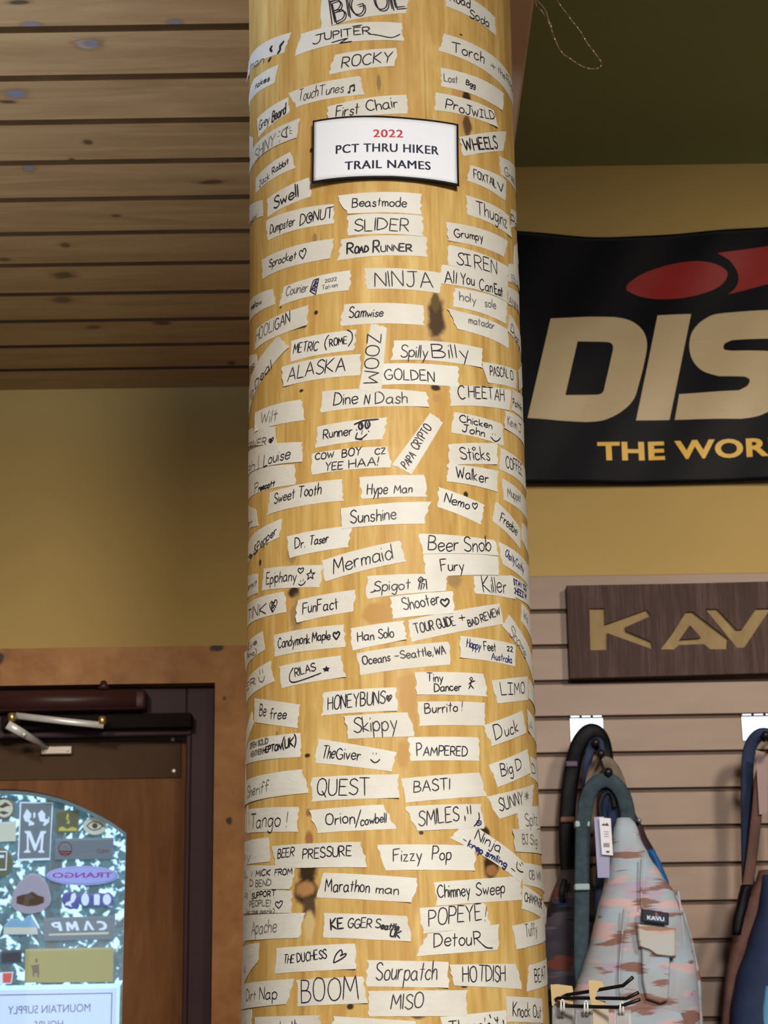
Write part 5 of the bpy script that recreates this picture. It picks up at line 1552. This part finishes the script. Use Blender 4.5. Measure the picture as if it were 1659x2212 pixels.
def ikat(name, base, cols, sc=1.0, warm=0.0):
    """woven pattern of ragged horizontal bars"""
    k = NT(name)
    v = k.coord(scale=(17.0 * sc, 10.0, 46.0 * sc))
    jag = k.noise(k.coord(scale=(1, 1, 130.0 * sc)), 6.0, 2.0)
    mv = k.n('ShaderNodeVectorMath', operation='ADD')
    k.t.links.new(v, mv.inputs[0])
    cb = k.n('ShaderNodeCombineXYZ')
    k.t.links.new(k.math('MULTIPLY', k.math('SUBTRACT', jag, 0.5), 1.1), cb.inputs[0])
    k.t.links.new(cb.outputs[0], mv.inputs[1])
    vec = mv.outputs[0]
    col = k.ramp(k.noise(k.coord(scale=(3, 3, 6)), 3.0, 2.0), [(0.35, base[0]), (0.65, base[1])])
    for i, (c, th) in enumerate(cols):
        off = k.n('ShaderNodeVectorMath', operation='ADD')
        k.t.links.new(vec, off.inputs[0])
        off.inputs[1].default_value = (i * 7.3, i * 3.1, i * 11.7)
        f = k.noise(off.outputs[0], 1.0, 1.0, 0.4)
        col = k.mixc(k.maprange(f, th, th + 0.02), col, c)
    k.base(col)
    k.bump(k.noise(k.coord(), 500.0, 2.0), 0.15, 0.0006)
    return k.fin(0.7, 0.0, 0.3)


mat_ikat = ikat('pale_ikat_cloth', ((0.36, 0.37, 0.42), (0.36, 0.46, 0.58)), [((0.56, 0.40, 0.44), 0.60), ((0.40, 0.33, 0.48), 0.63), ((0.24, 0.13, 0.115), 0.60)])
mat_dkcloth = ikat('dark_patchwork_cloth', ((0.030, 0.028, 0.05), (0.075, 0.06, 0.085)), [((0.10, 0.09, 0.13), 0.62), ((0.015, 0.04, 0.14), 0.64), ((0.16, 0.045, 0.035), 0.66), ((0.008, 0.008, 0.016), 0.58)], 0.5)
mat_teal = plain('teal_webbing', (0.042, 0.066, 0.086), 0.75, spec=0.1, vary=0.25, scale=60, bump=0.3)
mat_taupe = plain('taupe_webbing', (0.16, 0.125, 0.10), 0.75, vary=0.2, scale=60, bump=0.3)
mat_blkweb = plain('black_webbing', (0.0035, 0.0032, 0.006), 0.5, spec=0.15, vary=0.4, scale=50, bump=0.4)
mat_navy = plain('navy_cloth', (0.018, 0.030, 0.085), 0.7, vary=0.2, scale=14, bump=0.2)
mat_brownweb = plain('maroon_brown_webbing', (0.105, 0.050, 0.042), 0.7, vary=0.2, scale=30, bump=0.2)
mat_blue = plain('bright_blue_cloth', (0.010, 0.10, 0.33), 0.6, vary=0.2, scale=30)
mat_maroon = plain('dark_maroon_cloth', (0.040, 0.020, 0.030), 0.65, vary=0.2)
mat_band = plain('pale_blue_band', (0.30, 0.42, 0.47), 0.6)
mat_tagw = plain('white_card_tag', (0.72, 0.72, 0.84), 0.5, vary=0.02)
mat_tagi = plain('tag_ink', (0.02, 0.02, 0.03), 0.5)
mat_navylabel = plain('navy_woven_label', (0.012, 0.014, 0.035), 0.6)


def loft(mb, rows, Y, thick, mi=0, seg=28, pw=0.7):
    """soft bag: rows of (left, right, y pixel) become rings of a rounded cross-section about depth Y"""
    rings = []
    for (l, r, y) in rows:
        a, b = W(l, y, Y), W(r, y, Y)
        c = (a + b) / 2
        hw = (b.x - a.x) / 2
        th = min(thick, hw * 0.75 + 0.006)
        ring = []
        for k in range(seg):
            an = 2 * math.pi * k / seg
            ca, sa = math.cos(an), math.sin(an)
            wob_ = 1 + 0.05 * math.sin(y * 0.04 + an * 3)
            ring.append(Vector((c.x + hw * ca, Y + th * wob_ * (abs(sa) ** pw) * (1 if sa > 0 else -1), c.z)))
        rings.append(ring)
    v = [p for r_ in rings for p in r_]
    f = []
    for j in range(len(rings) - 1):
        for k in range(seg):
            k2 = (k + 1) % seg
            f.append((j * seg + k, j * seg + k2, (j + 1) * seg + k2, (j + 1) * seg + k))
    f.append(tuple(reversed(range(seg))))
    f.append(tuple((len(rings) - 1) * seg + k for k in range(seg)))
    mb.add(v, f, mi)


def rows_from(left, right, y0, y1, n=24):
    def at(c, y):
        for p, q in zip(c, c[1:]):
            if p[1] <= y <= q[1]:
                t = (y - p[1]) / (q[1] - p[1])
                t = t * t * (3 - 2 * t) * 0.5 + t * 0.5
                return p[0] + (q[0] - p[0]) * t
        return c[0][0] if y < c[0][1] else c[-1][0]
    return [(at(left, y), at(right, y), y) for y in (y0 + (y1 - y0) * i / n for i in range(n + 1))]


def strap(name, pts, width, mat, parent, flat=0.3, deep=None):
    mb = MB()
    P = []
    for p in pts:
        P.append(W(p[0], p[1], p[2]))
    P = [Vector(p) for p in spline(P, 7)]
    mb.tube(P, width / 2, 12, flat=flat, flat_dir=(0, 1, 0))
    return mb.build(name, mat, parent, True)


# --- the black strapped bag hanging at the back
Y4 = YP - 0.085
bag = empty('sling_bag', W(1240, 2100, Y4))
tag(bag, 'dark multicoloured sling bag on black straps, rearmost on the hook beside pillar', 'bag', 'sling bags on display')
mb = MB()
loft(mb, rows_from([(1212, 1880), (1190, 1935), (1174, 1990), (1166, 2060), (1170, 2130), (1190, 2300)], [(1262, 1880), (1290, 1940), (1310, 2000), (1320, 2060), (1330, 2130), (1330, 2300)], 1880, 2300), Y4, 0.05)
mb.build('bag_body', mat_dkcloth, bag, True)
strap('shoulder_strap', [(1238, 1960, Y4), (1226, 1850, Y4), (1226, 1760, Y4), (1234, 1680, Y4), (1246, 1620, Y4 - 0.01), (1262, 1590, Y4 - 0.015), (1279, 1580, Y4 - 0.015), (1296, 1592, Y4 - 0.01), (1306, 1625, Y4), (1310, 1690, Y4), (1312, 1780, Y4), (1310, 1920, Y4)], 0.034, mat_blkweb, bag)
strap('shoulder_strap', [(1262, 1900, Y4 - 0.03), (1264, 1760, Y4 - 0.03), (1268, 1660, Y4 - 0.03), (1276, 1618, Y4 - 0.03), (1288, 1602, Y4 - 0.03), (1298, 1622, Y4 - 0.03), (1300, 1760, Y4 - 0.03), (1298, 1900, Y4 - 0.03)], 0.018, mat_navy, bag)
for (x0, x1, y, c) in ((1222, 1248, 1650, plain('violet_band', (0.11, 0.075, 0.14), 0.6)), (1211, 1242, 1770, plain('rust_band', (0.17, 0.08, 0.06), 0.6))):
    mb = MB()
    a, b = W(x0, y - 6, Y4 - 0.014), W(x1, y + 6, Y4 - 0.014)
    mb.box((a.x, Y4 - 0.016, b.z), (b.x, Y4 + 0.012, a.z), 0, 0.003)
    mb.build('band', c, bag)
strap('pull_loop', [(1216, 1948, Y4 - 0.05), (1214, 1925, Y4 - 0.055), (1220, 1900, Y4 - 0.05)], 0.012, mat_blkweb, bag)

# --- brown and blue bag between
Y3 = YP - 0.18
bag = empty('sling_bag', W(1400, 1950, Y3))
tag(bag, 'sling bag with maroon and bright blue edge, mostly behind the pale one', 'bag', 'sling bags on display')
mb = MB()
loft(mb, rows_from([(1335, 1740), (1330, 1800), (1322, 1900), (1310, 2000), (1300, 2300)], [(1364, 1740), (1393, 1800), (1418, 1850), (1438, 1895), (1452, 1935), (1462, 2000), (1470, 2300)], 1740, 2300), Y3, 0.045)
body3 = mb.build('bag_body', mat_maroon, bag, True)
mb = MB()
loft(mb, rows_from([(1396, 1836), (1410, 1870), (1425, 1905), (1436, 1930)], [(1414, 1836), (1430, 1870), (1444, 1905), (1450, 1930)], 1836, 1930, 10), Y3 - 0.03, 0.02)
mb.build('blue_panel', mat_blue, bag, True)
strap('shoulder_strap', [(1276, 1800, Y3), (1275, 1720, Y3), (1281, 1672, Y3), (1296, 1650, Y3), (1312, 1648, Y3), (1327, 1666, Y3), (1340, 1700, Y3), (1352, 1745, Y3), (1368, 1800, Y3)], 0.026, mat_taupe, bag)
strap('shoulder_strap', [(1282, 1850, Y3 + 0.02), (1282, 1740, Y3 + 0.02), (1292, 1690, Y3 + 0.02), (1310, 1672, Y3 + 0.02), (1324, 1700, Y3 + 0.02), (1328, 1850, Y3 + 0.02)], 0.018, mat_maroon, bag)
p0 = W(1381, 1772, Y3 - 0.04)
mb = MB()
mb.tube([p0 + Vector((0, 0.01, 0)), p0, p0 + Vector((0, -0.003, 0))], [0.005, 0.005, 0.002], 10)
mb.build('rivet', mat_chrome, bag, True)

# --- the pale patterned bag in front
Y1 = YP - 0.30
bag = empty('sling_bag', W(1390, 2100, Y1))
tag(bag, 'pale blue sling bag with pink and brown woven pattern and flap pocket', 'bag', 'sling bags on display')
LB = [(1332, 1768), (1322, 1800), (1316, 1860), (1305, 1910), (1290, 1965), (1276, 2030), (1258, 2090), (1240, 2140), (1232, 2212), (1250, 2300)]
RB = [(1362, 1768), (1376, 1785), (1384, 1815), (1402, 1850), (1428, 1892), (1455, 1930), (1474, 1975), (1490, 2030), (1502, 2090), (1508, 2150), (1511, 2212), (1500, 2300)]
mb = MB()
loft(mb, rows_from(LB, RB, 1768, 2300, 44), Y1, 0.075, seg=40)
body = mb.build('bag_body', mat_ikat, bag, True)
# side gusset seen beyond the right seam
mb = MB()
loft(mb, rows_from([(1440, 1915), (1462, 1965), (1478, 2030), (1486, 2100), (1490, 2300)], [(1464, 1935), (1484, 1985), (1500, 2045), (1514, 2120), (1522, 2300)], 1925, 2300, 20), Y1 + 0.03, 0.04)
mb.build('gusset', mat_ikat, bag, True)
for pts in ([(1388, 1850, -0.058), (1385, 1905, -0.070), (1386, 1960, -0.078)], [(1465, 1925, -0.040), (1474, 1990, -0.046), (1482, 2060, -0.05), (1494, 2150, -0.05)], [(1350, 1960, -0.078), (1343, 2030, -0.079), (1338, 2100, -0.08), (1340, 2150, -0.08)]):
    mb = MB()
    mb.tube(spline([W(a, b, Y1 + d) for a, b, d in pts], 6), 0.0022, 8)
    mb.build('seam', mat_ikat, bag, True)
mat_flap = ikat('pale_ikat_flap', ((0.47, 0.46, 0.44), (0.45, 0.48, 0.52)), [((0.56, 0.38, 0.40), 0.60), ((0.33, 0.20, 0.15), 0.53)])


def puffy(name, pts, Y, th, mat, back=0.02):
    """soft padded panel with rounded edge"""
    lp = pxz(pts, Y)
    cx, cz = sum(p[0] for p in lp) / len(lp), sum(p[1] for p in lp) / len(lp)
    mb = MB()
    k = len(lp)
    rings = []
    for (s_, t_) in ((1.0, back), (1.0, -th * 0.4), (0.97, -th * 0.8), (0.90, -th)):
        rings.append([Vector((cx + (x - cx) * s_, Y + t_, cz + (z - cz) * s_)) for x, z in lp])
    v_ = [p for r_ in rings for p in r_] + [Vector((cx, Y - th, cz))]
    f_ = [(j * k + i, j * k + (i + 1) % k, (j + 1) * k + (i + 1) % k, (j + 1) * k + i) for j in range(3) for i in range(k)]
    f_ += [(3 * k + i, 3 * k + (i + 1) % k, 4 * k) for i in range(k)]
    f_.append(tuple(reversed(range(k))))
    mb.add(v_, f_)
    return mb.build(name, mat, bag)


YQ = Y1 - 0.082
puffy('pocket', [(1384, 2040), (1446, 2060), (1446, 2110), (1442, 2162), (1425, 2168), (1395, 2158), (1387, 2120)], YQ, 0.010, mat_ikat)
puffy('pocket_flap', [(1375, 1996), (1459, 2006), (1459, 2069), (1418, 2064), (1400, 2052), (1380, 2046), (1377, 2030)], YQ - 0.006, 0.012, mat_flap)
puffy('lower_pocket', [(1352, 2192), (1380, 2178), (1430, 2176), (1468, 2186), (1480, 2210), (1482, 2300), (1350, 2300)], YQ + 0.004, 0.012, mat_ikat)
lb = puffy('brand_label', [(1386, 1963), (1444.5, 1972), (1444.5, 1998), (1386, 1990)], YQ - 0.012, 0.003, mat_navylabel, 0.01)
YL = YQ - 0.0155
mb = MB()
mb.prism([pxz([(1396, 1985), (1404, 1978), (1412, 1982), (1418, 1974), (1430, 1984), (1438, 1991), (1416, 1989)], YL)], lambda x, z, t: Vector((x, YL - t, z)), 0, 0.0004)
mb.build('emblem', plain('blue_stitching', (0.05, 0.16, 0.30), 0.6), lb)
mb = MB()
mb.prism([pxz([(1414, 1974), (1417, 1970), (1421, 1974), (1418, 1977)], YL)], lambda x, z, t: Vector((x, YL - t, z)), 0, 0.0005)
mb.build('emblem', plain('red_stitching', (0.45, 0.05, 0.03), 0.6), lb)
vs, fs, wdt = type_mesh('KAVU', 0.02, 1.0)
A, B = W(1398, 1986, YL), W(1435, 1990, YL)
mesh_obj('lettering', [A.lerp(B, x / wdt) + Vector((0, -0.0008, yv * 0.0075)) for x, yv in vs], fs, mat_tagw, lb)
strap('shoulder_strap', [(1272, 2190, Y1 + 0.02), (1258, 2110, Y1 + 0.01), (1256, 2020, Y1), (1257, 1930, Y1 - 0.01), (1258, 1850, Y1 - 0.015), (1260, 1785, Y1 - 0.02), (1266, 1735, Y1 - 0.02), (1280, 1700, Y1 - 0.025), (1302, 1686, Y1 - 0.025), (1324, 1690, Y1 - 0.025), (1343, 1712, Y1 - 0.02), (1354, 1745, Y1 - 0.01), (1358, 1785, Y1)], 0.030, mat_teal, bag)
for (x, y) in ((1258, 1780), (1257, 1916)):
    mb = MB()
    a, b = W(x - 16, y - 7, Y1 - 0.02), W(x + 17, y + 7, Y1 - 0.02)
    mb.box((a.x, Y1 - 0.024, b.z), (b.x, Y1 + 0.004, a.z), 0, 0.003)
    mb.build('band', mat_band, bag)
strap('back_strap', [(1296, 2060, Y1 + 0.05), (1298, 1900, Y1 + 0.03), (1302, 1780, Y1 + 0.02), (1304, 1730, Y1), (1312, 1706, Y1 - 0.01), (1322, 1722, Y1), (1326, 1800, Y1 + 0.02)], 0.022, mat_navy, bag)
strap('buckle_loop', [(1300, 1772, Y1 - 0.01), (1296, 1738, Y1 - 0.012), (1308, 1712, Y1 - 0.012), (1322, 1716, Y1 - 0.012), (1328, 1745, Y1 - 0.01)], 0.010, mat_blkweb, bag)
# card tags tied to the bag
for nm, pts, Y, m in (('card_tag', [(1283, 1765), (1304, 1764), (1317, 1852), (1316, 1896), (1291, 1896)], Y1 - 0.050, plain('lilac_photo_tag', (0.30, 0.30, 0.50), 0.5)), ('card_tag', [(1294, 1766), (1319, 1768), (1324, 1848), (1300, 1846)], Y1 - 0.058, mat_tagw)):
    mb = MB()
    mb.prism([pxz(pts, Y)], lambda x, z, t: Vector((x, Y - t, z)), 0, 0.0012)
    ct = mb.build(nm, m, bag)
Y = Y1 - 0.0595
mb = MB()
pl = lambda x, z, t: Vector((x, Y - t, z))
mb.prism([pxz([(1299, 1783), (1304, 1778), (1307, 1781), (1311, 1777), (1316, 1784)], Y)], pl, 0, 0.0004)
for yb in range(7):
    xx = 1304 + yb * 1.9
    mb.prism([pxz([(xx, 1830), (xx + 1.0, 1830), (xx + 0.6, 1821), (xx - 0.4, 1821)], Y)], pl, 0, 0.0004)
for yy in (1796, 1801, 1806):
    mb.prism([pxz([(1305, yy), (1315, yy + 0.5), (1315, yy + 1.5), (1305, yy + 1)], Y)], pl, 0, 0.0004)
mb.prism([pxz(disc(1313, 1840, 4.2, 2.2, 14), Y)], pl, 0, 0.0004)
mb.build('printed_marks', mat_tagi, ct)

# --- navy bag at the right edge
Y5 = YP - 0.16
bag = empty('sling_bag', W(1640, 2080, Y5))
tag(bag, 'navy sling bag with brown edge and strap at the far right', 'bag', 'sling bags on display')
mb = MB()
loft(mb, rows_from([(1648, 1890), (1640, 1950), (1614, 2040), (1590, 2110), (1577, 2180), (1570, 2300)], [(1690, 1890), (1730, 1960), (1770, 2040), (1790, 2110), (1800, 2300)], 1890, 2300, 24), Y5, 0.07)
mb.build('bag_body', mat_navy, bag, True)
mb = MB()
loft(mb, rows_from([(1640, 1880), (1608, 1960), (1580, 2040), (1566, 2110), (1558, 2212), (1556, 2300)], [(1672, 1880), (1650, 1960), (1622, 2040), (1596, 2110), (1582, 2212), (1580, 2300)], 1880, 2300, 20), Y5 + 0.02, 0.05)
mb.build('gusset', mat_brownweb, bag, True)
strap('shoulder_strap', [(1618, 1950, Y5 + 0.03), (1615, 1860, Y5 + 0.04), (1614, 1760, Y5 + 0.04), (1614, 1670, Y5 + 0.03), (1620, 1615, Y5 + 0.02), (1640, 1588, Y5 + 0.01), (1664, 1590, Y5 + 0.01), (1684, 1620, Y5 + 0.02), (1692, 1760, Y5 + 0.03), (1696, 1930, Y5 + 0.02)], 0.026, mat_navy, bag)
strap('shoulder_strap', [(1612, 1930, Y5), (1624, 1850, Y5), (1634, 1760, Y5 - 0.01), (1642, 1680, Y5 - 0.01), (1655, 1640, Y5 - 0.01), (1672, 1640, Y5 - 0.01), (1690, 1700, Y5), (1700, 1930, Y5)], 0.022, mat_brownweb, bag)
mb = MB()
loft(mb, rows_from([(1600, 1912), (1592, 1950), (1582, 1990), (1580, 2015)], [(1626, 1912), (1616, 1950), (1606, 1990), (1600, 2018)], 1912, 2020, 10), Y5 - 0.04, 0.02)
mb.build('pouch', mat_blkweb, bag, True)
mb = MB()
Y = Y5 - 0.02
mb.prism([pxz([(1632, 1620), (1660, 1628), (1658, 1755), (1640, 1760)], Y)], lambda x, z, t: Vector((x, Y - t, z)), 0, 0.0012)
mb.build('card_tag', plain('dusty_rose_tag', (0.30, 0.20, 0.20), 0.5), bag)
mb = MB()
loft(mb, rows_from([(1652, 2130), (1645, 2180), (1640, 2300)], [(1700, 2130), (1705, 2180), (1710, 2300)], 2130, 2300, 8), Y5 - 0.055, 0.02)
mb.build('side_pocket', plain('light_blue_cloth', (0.12, 0.34, 0.62), 0.6), bag, True)

# ================================================================== small hook rack beside the pillar
YR = 2.46
rack = empty('hook_rack', W(1190, 2170, YR))
tag(rack, 'black wire hook rack beside the pillar foot of the picture', 'rack')
mb = MB()
p = W(1184, 2168, YR)
mb.box((p.x - 0.012, YR + 0.03, 0.0), (p.x + 0.004, YR + 0.046, p.z + 0.02), 0, 0.002)
mb.box((p.x - 0.10, YR + 0.03, 0.0), (p.x + 0.14, YR + 0.06, 0.012), 0, 0.002)
mb.build('upright', mat_blackmetal, rack)
for pts in ([(1190, 2165, 0.04), (1225, 2149, 0.0), (1270, 2142, -0.02), (1346, 2129, -0.06), (1367, 2111, -0.07)],
            [(1188, 2166, 0.035), (1206, 2156, 0.0), (1280, 2156, -0.03), (1353, 2157, -0.06), (1379, 2144, -0.07)],
            [(1188, 2170, 0.03), (1223, 2173, -0.02), (1290, 2175, -0.05), (1334, 2176, -0.08), (1382, 2159, -0.10)],
            [(1188, 2136, 0.03), (1191, 2150, 0.03), (1196, 2168, 0.03)]):
    P = [W(a, b, YR + d) for a, b, d in pts]
    mb = MB()
    mb.tube(P, 0.0023 if len(pts) > 3 else 0.0015, 10)
    mb.build('wire_hook', mat_blackmetal, rack, True)
mat_card = plain('tan_header_card', (0.60, 0.44, 0.22), 0.6, vary=0.05)
mat_clear = NT('clear_plastic')
tr = mat_clear.n('ShaderNodeBsdfTransparent')
mx = mat_clear.n('ShaderNodeMixShader')
mx.inputs[0].default_value = 0.30
mat_clear.base((0.85, 0.86, 0.9))
mat_clear.fin(0.12, 0, 0.8)
mat_clear.t.links.new(tr.outputs[0], mx.inputs[1])
mat_clear.t.links.new(mat_clear.b.outputs[0], mx.inputs[2])
mat_clear.t.links.new(mx.outputs[0], mat_clear.out.inputs['Surface'])
mat_pin = plain('white_plastic_pin', (0.85, 0.85, 0.86), 0.3)


def packet(label, card, card2, bagq, Y, goods):
    root = empty('hanging_packet', W(sum(a for a, _ in bagq) / 4, sum(b for _, b in bagq) / 4, Y))
    tag(root, label, 'packet', 'packets hanging on the wire rack')
    for c in (card, card2):
        if c:
            mb = MB()
            mb.prism([pxz(c, Y)], lambda x, z, t: Vector((x, Y - t, z)), 0, 0.0008)
            mb.build('header_card', mat_card, root)
    mb = MB()
    a = pxz(bagq, Y)
    mb.prism([a], lambda x, z, t: Vector((x, Y - t, z)), -0.006, 0.006)
    mb.build('clear_bag', mat_clear.m, root)
    g = pxz(goods[0], Y)
    mb = MB()
    mb.prism([g], lambda x, z, t: Vector((x, Y - t, z)), -0.003, 0.004)
    mb.build('contents', goods[1], root)
    return root


mat_g1 = plain('olive_goods', (0.16, 0.13, 0.08), 0.6, vary=0.5, scale=70)
mat_g2 = plain('slate_goods', (0.05, 0.055, 0.08), 0.5, vary=0.5, scale=70)
mat_g3 = plain('greyish_goods', (0.30, 0.29, 0.27), 0.5, vary=0.4, scale=70)
packet('left clear packet with a tan card tab beside the pillar', [(1189, 2127), (1204, 2126), (1236, 2130), (1238, 2140), (1238, 2172), (1192, 2172)], None, [(1193, 2172), (1240, 2174), (1242, 2330), (1194, 2330)], YR + 0.012,
       ([(1198, 2186), (1236, 2184), (1238, 2320), (1198, 2320)], mat_g1))
packet('dark clear packet in the middle of the wire rack', None, None, [(1243, 2178), (1278, 2179), (1280, 2330), (1244, 2330)], YR - 0.02, ([(1247, 2186), (1275, 2186), (1276, 2320), (1248, 2320)], mat_g2))
packet('packet with a hooked tan card standing above the wire rack', [(1271, 2118), (1280, 2117), (1300, 2120), (1304, 2128), (1303, 2137), (1290, 2140), (1287, 2160), (1308, 2163), (1309, 2172), (1278, 2172), (1273, 2150)], [(1281, 2180), (1311, 2181), (1316, 2214), (1318, 2330), (1283, 2330)], [(1279, 2178), (1314, 2179), (1320, 2332), (1281, 2332)], YR - 0.034,
       ([(1286, 2260), (1308, 2260), (1310, 2320), (1288, 2320)], mat_card))
packet('greyish clear packet at the right end of the wire rack', None, None, [(1326, 2180), (1362, 2181), (1366, 2330), (1328, 2330)], YR - 0.07, ([(1331, 2188), (1357, 2188), (1360, 2320), (1332, 2320)], mat_g3))
for lab, x, y, Y in (('white plastic pin on the left of the wire rack', 1215, 2170, YR - 0.022), ('white plastic pin in the middle of the wire rack', 1266, 2173, YR - 0.045), ('white plastic pin at the right bend of the wire rack', 1343, 2175, YR - 0.086)):
    mb = MB()
    for dx in (-3.2, 3.2):
        mb.tube([W(x + dx, y - 9, Y), W(x + dx, y, Y), W(x + dx, y + 8, Y), W(x + dx * 1.3, y + 24, Y + 0.02)], [0.0008, 0.0012, 0.0016, 0.0009], 8)
    mb.tube([W(x - 3.2, y - 9, Y), W(x, y - 11, Y), W(x + 3.2, y - 9, Y)], 0.0009, 8)
    tag(mb.build('plastic_pin', mat_pin, None, True), lab, 'pin', 'plastic pins on the wire rack')

# --- loop of wire hanging from above
YH = 2.45
pts = [(1170, -260), (1160, -60), (1157, 4), (1172, 26), (1187, 52), (1199, 85), (1213, 112), (1231, 126), (1250, 139), (1268, 147), (1288, 148), (1297, 144), (1299, 135), (1288, 118), (1270, 95), (1254, 68), (1240, 50), (1222, 26), (1200, -6), (1182, -60), (1174, -260)]
mb = MB()
mb.tube([W(a, b, YH + 0.01 * math.sin(i)) for i, (a, b) in enumerate(spline(pts, 6))], 0.0011, 8)
a = W(1170, -260, YH)
mb.tube([(a.x, YH, a.z - 0.002), (a.x, YH, TOP)], 0.0011, 8)
mb.tube([W(x, y, YH - 0.004) for x, y in spline([(1160, 0), (1178, 22), (1184, 40), (1192, 58)], 6)], 0.0011, 8)
tag(mb.build('hanging_wire', plain('pale_brass_wire', (0.80, 0.66, 0.42), 0.25, 0.8), None, True), 'thin looped wire hanging in front of the green ceiling', 'wire')

# ================================================================== garden outside the door
mat_lawn = plain('garden_ground', (0.10, 0.16, 0.08), 0.9)
mb = MB()
mb.box((-9, YW + 0.26, -0.12), (7, 16, -0.02))
tag(mb.build('ground_outside', mat_lawn), kind='structure')


def leafmat(name, a, b):
    k = NT(name)
    oi_ = k.n('ShaderNodeNewGeometry')
    k.base(k.ramp(oi_.outputs['Random Per Island'], [(0.0, a), (1.0, b)]))
    m = k.fin(0.4, 0, 0.2)
    tl = k.n('ShaderNodeBsdfTranslucent')
    tl.inputs['Color'].default_value = (b[0], b[1], b[2], 1)
    mx_ = k.n('ShaderNodeMixShader')
    mx_.inputs[0].default_value = 0.4
    k.t.links.new(k.b.outputs[0], mx_.inputs[1])
    k.t.links.new(tl.outputs[0], mx_.inputs[2])
    k.t.links.new(mx_.outputs[0], k.out.inputs['Surface'])
    return m


mat_bark = plain('grey_bark', (0.12, 0.09, 0.07), 0.8)
leafm = [leafmat('grey_green_leaves', (0.03, 0.07, 0.08), (0.10, 0.22, 0.22)), leafmat('mid_green_leaves', (0.04, 0.09, 0.05), (0.16, 0.28, 0.12)), leafmat('deep_blue_leaves', (0.03, 0.06, 0.09), (0.08, 0.15, 0.20))]
for i, (x, y, h_, r_, lab) in enumerate(((-1.05, 6.0, 2.5, 0.5, 'leafy blue green shrub close outside the door glass'), (-2.7, 6.4, 2.9, 0.6, 'leafy green shrub outside, left of the others'), (0.2, 6.4, 2.7, 0.6, 'leafy green shrub outside, right of the others'),
                                         (-1.35, 7.6, 3.3, 0.75, 'tall dark leafy tree at the back of the garden'), (-1.8, 10.0, 3.9, 1.15, 'tall blue green tree at the back of the garden'),
                                         (-4.3, 9.0, 3.6, 1.2, 'broad green shrub outside, far to the left'), (-5.2, 12.0, 4.2, 1.5, 'tall blue green tree outside, far left at the back'))):
    rr = random.Random(40 + i)
    t = empty('garden_tree', (x, y, -0.02))
    tag(t, lab, 'tree', 'shrubs and trees outside the door')
    mb = MB()
    mb.tube([(x, y, -0.02), (x + 0.03, y, h_ * 0.35), (x - 0.03, y + 0.05, h_ * 0.7), (x, y, h_ * 0.95)], [0.05, 0.04, 0.025, 0.008], 8)
    for k in range(7):
        an = rr.uniform(0, 6.28)
        z0 = h_ * rr.uniform(0.25, 0.6)
        mb.tube([(x, y, z0), (x + 0.5 * r_ * math.cos(an), y + 0.5 * r_ * math.sin(an), z0 + 0.35), (x + 0.85 * r_ * math.cos(an), y + 0.85 * r_ * math.sin(an), z0 + 0.6)], [0.02, 0.012, 0.005], 6)
    mb.build('trunk', mat_bark, t, True)
    mb = MB()
    for k in range(3200):
        a1, q = rr.uniform(0, 6.283), rr.uniform(0, 1) ** 0.4
        zz = rr.uniform(0.12, 1.0)
        prof = math.sin(math.pi * min(1, zz * 0.85 + 0.12)) ** 0.6
        c = Vector((x + r_ * q * prof * math.cos(a1), y + r_ * q * prof * math.sin(a1), zz * h_))
        d = Vector((rr.gauss(0, 1), rr.gauss(0, 1), rr.gauss(-0.3, 0.7))).normalized()
        e = d.orthogonal().normalized()
        e.rotate(Matrix.Rotation(rr.uniform(0, 6.28), 3, d))
        nrm = d.cross(e)
        l, w_ = rr.uniform(0.028, 0.06), rr.uniform(0.010, 0.02)
        mb.add([c, c + d * l * 0.5 + e * w_ + nrm * 0.008, c + d * l, c + d * l * 0.5 - e * w_ + nrm * 0.008], [(0, 1, 2), (0, 2, 3)])
    fo = mb.build('foliage', leafm[i % 3], t)
    fo['kind'] = 'stuff'
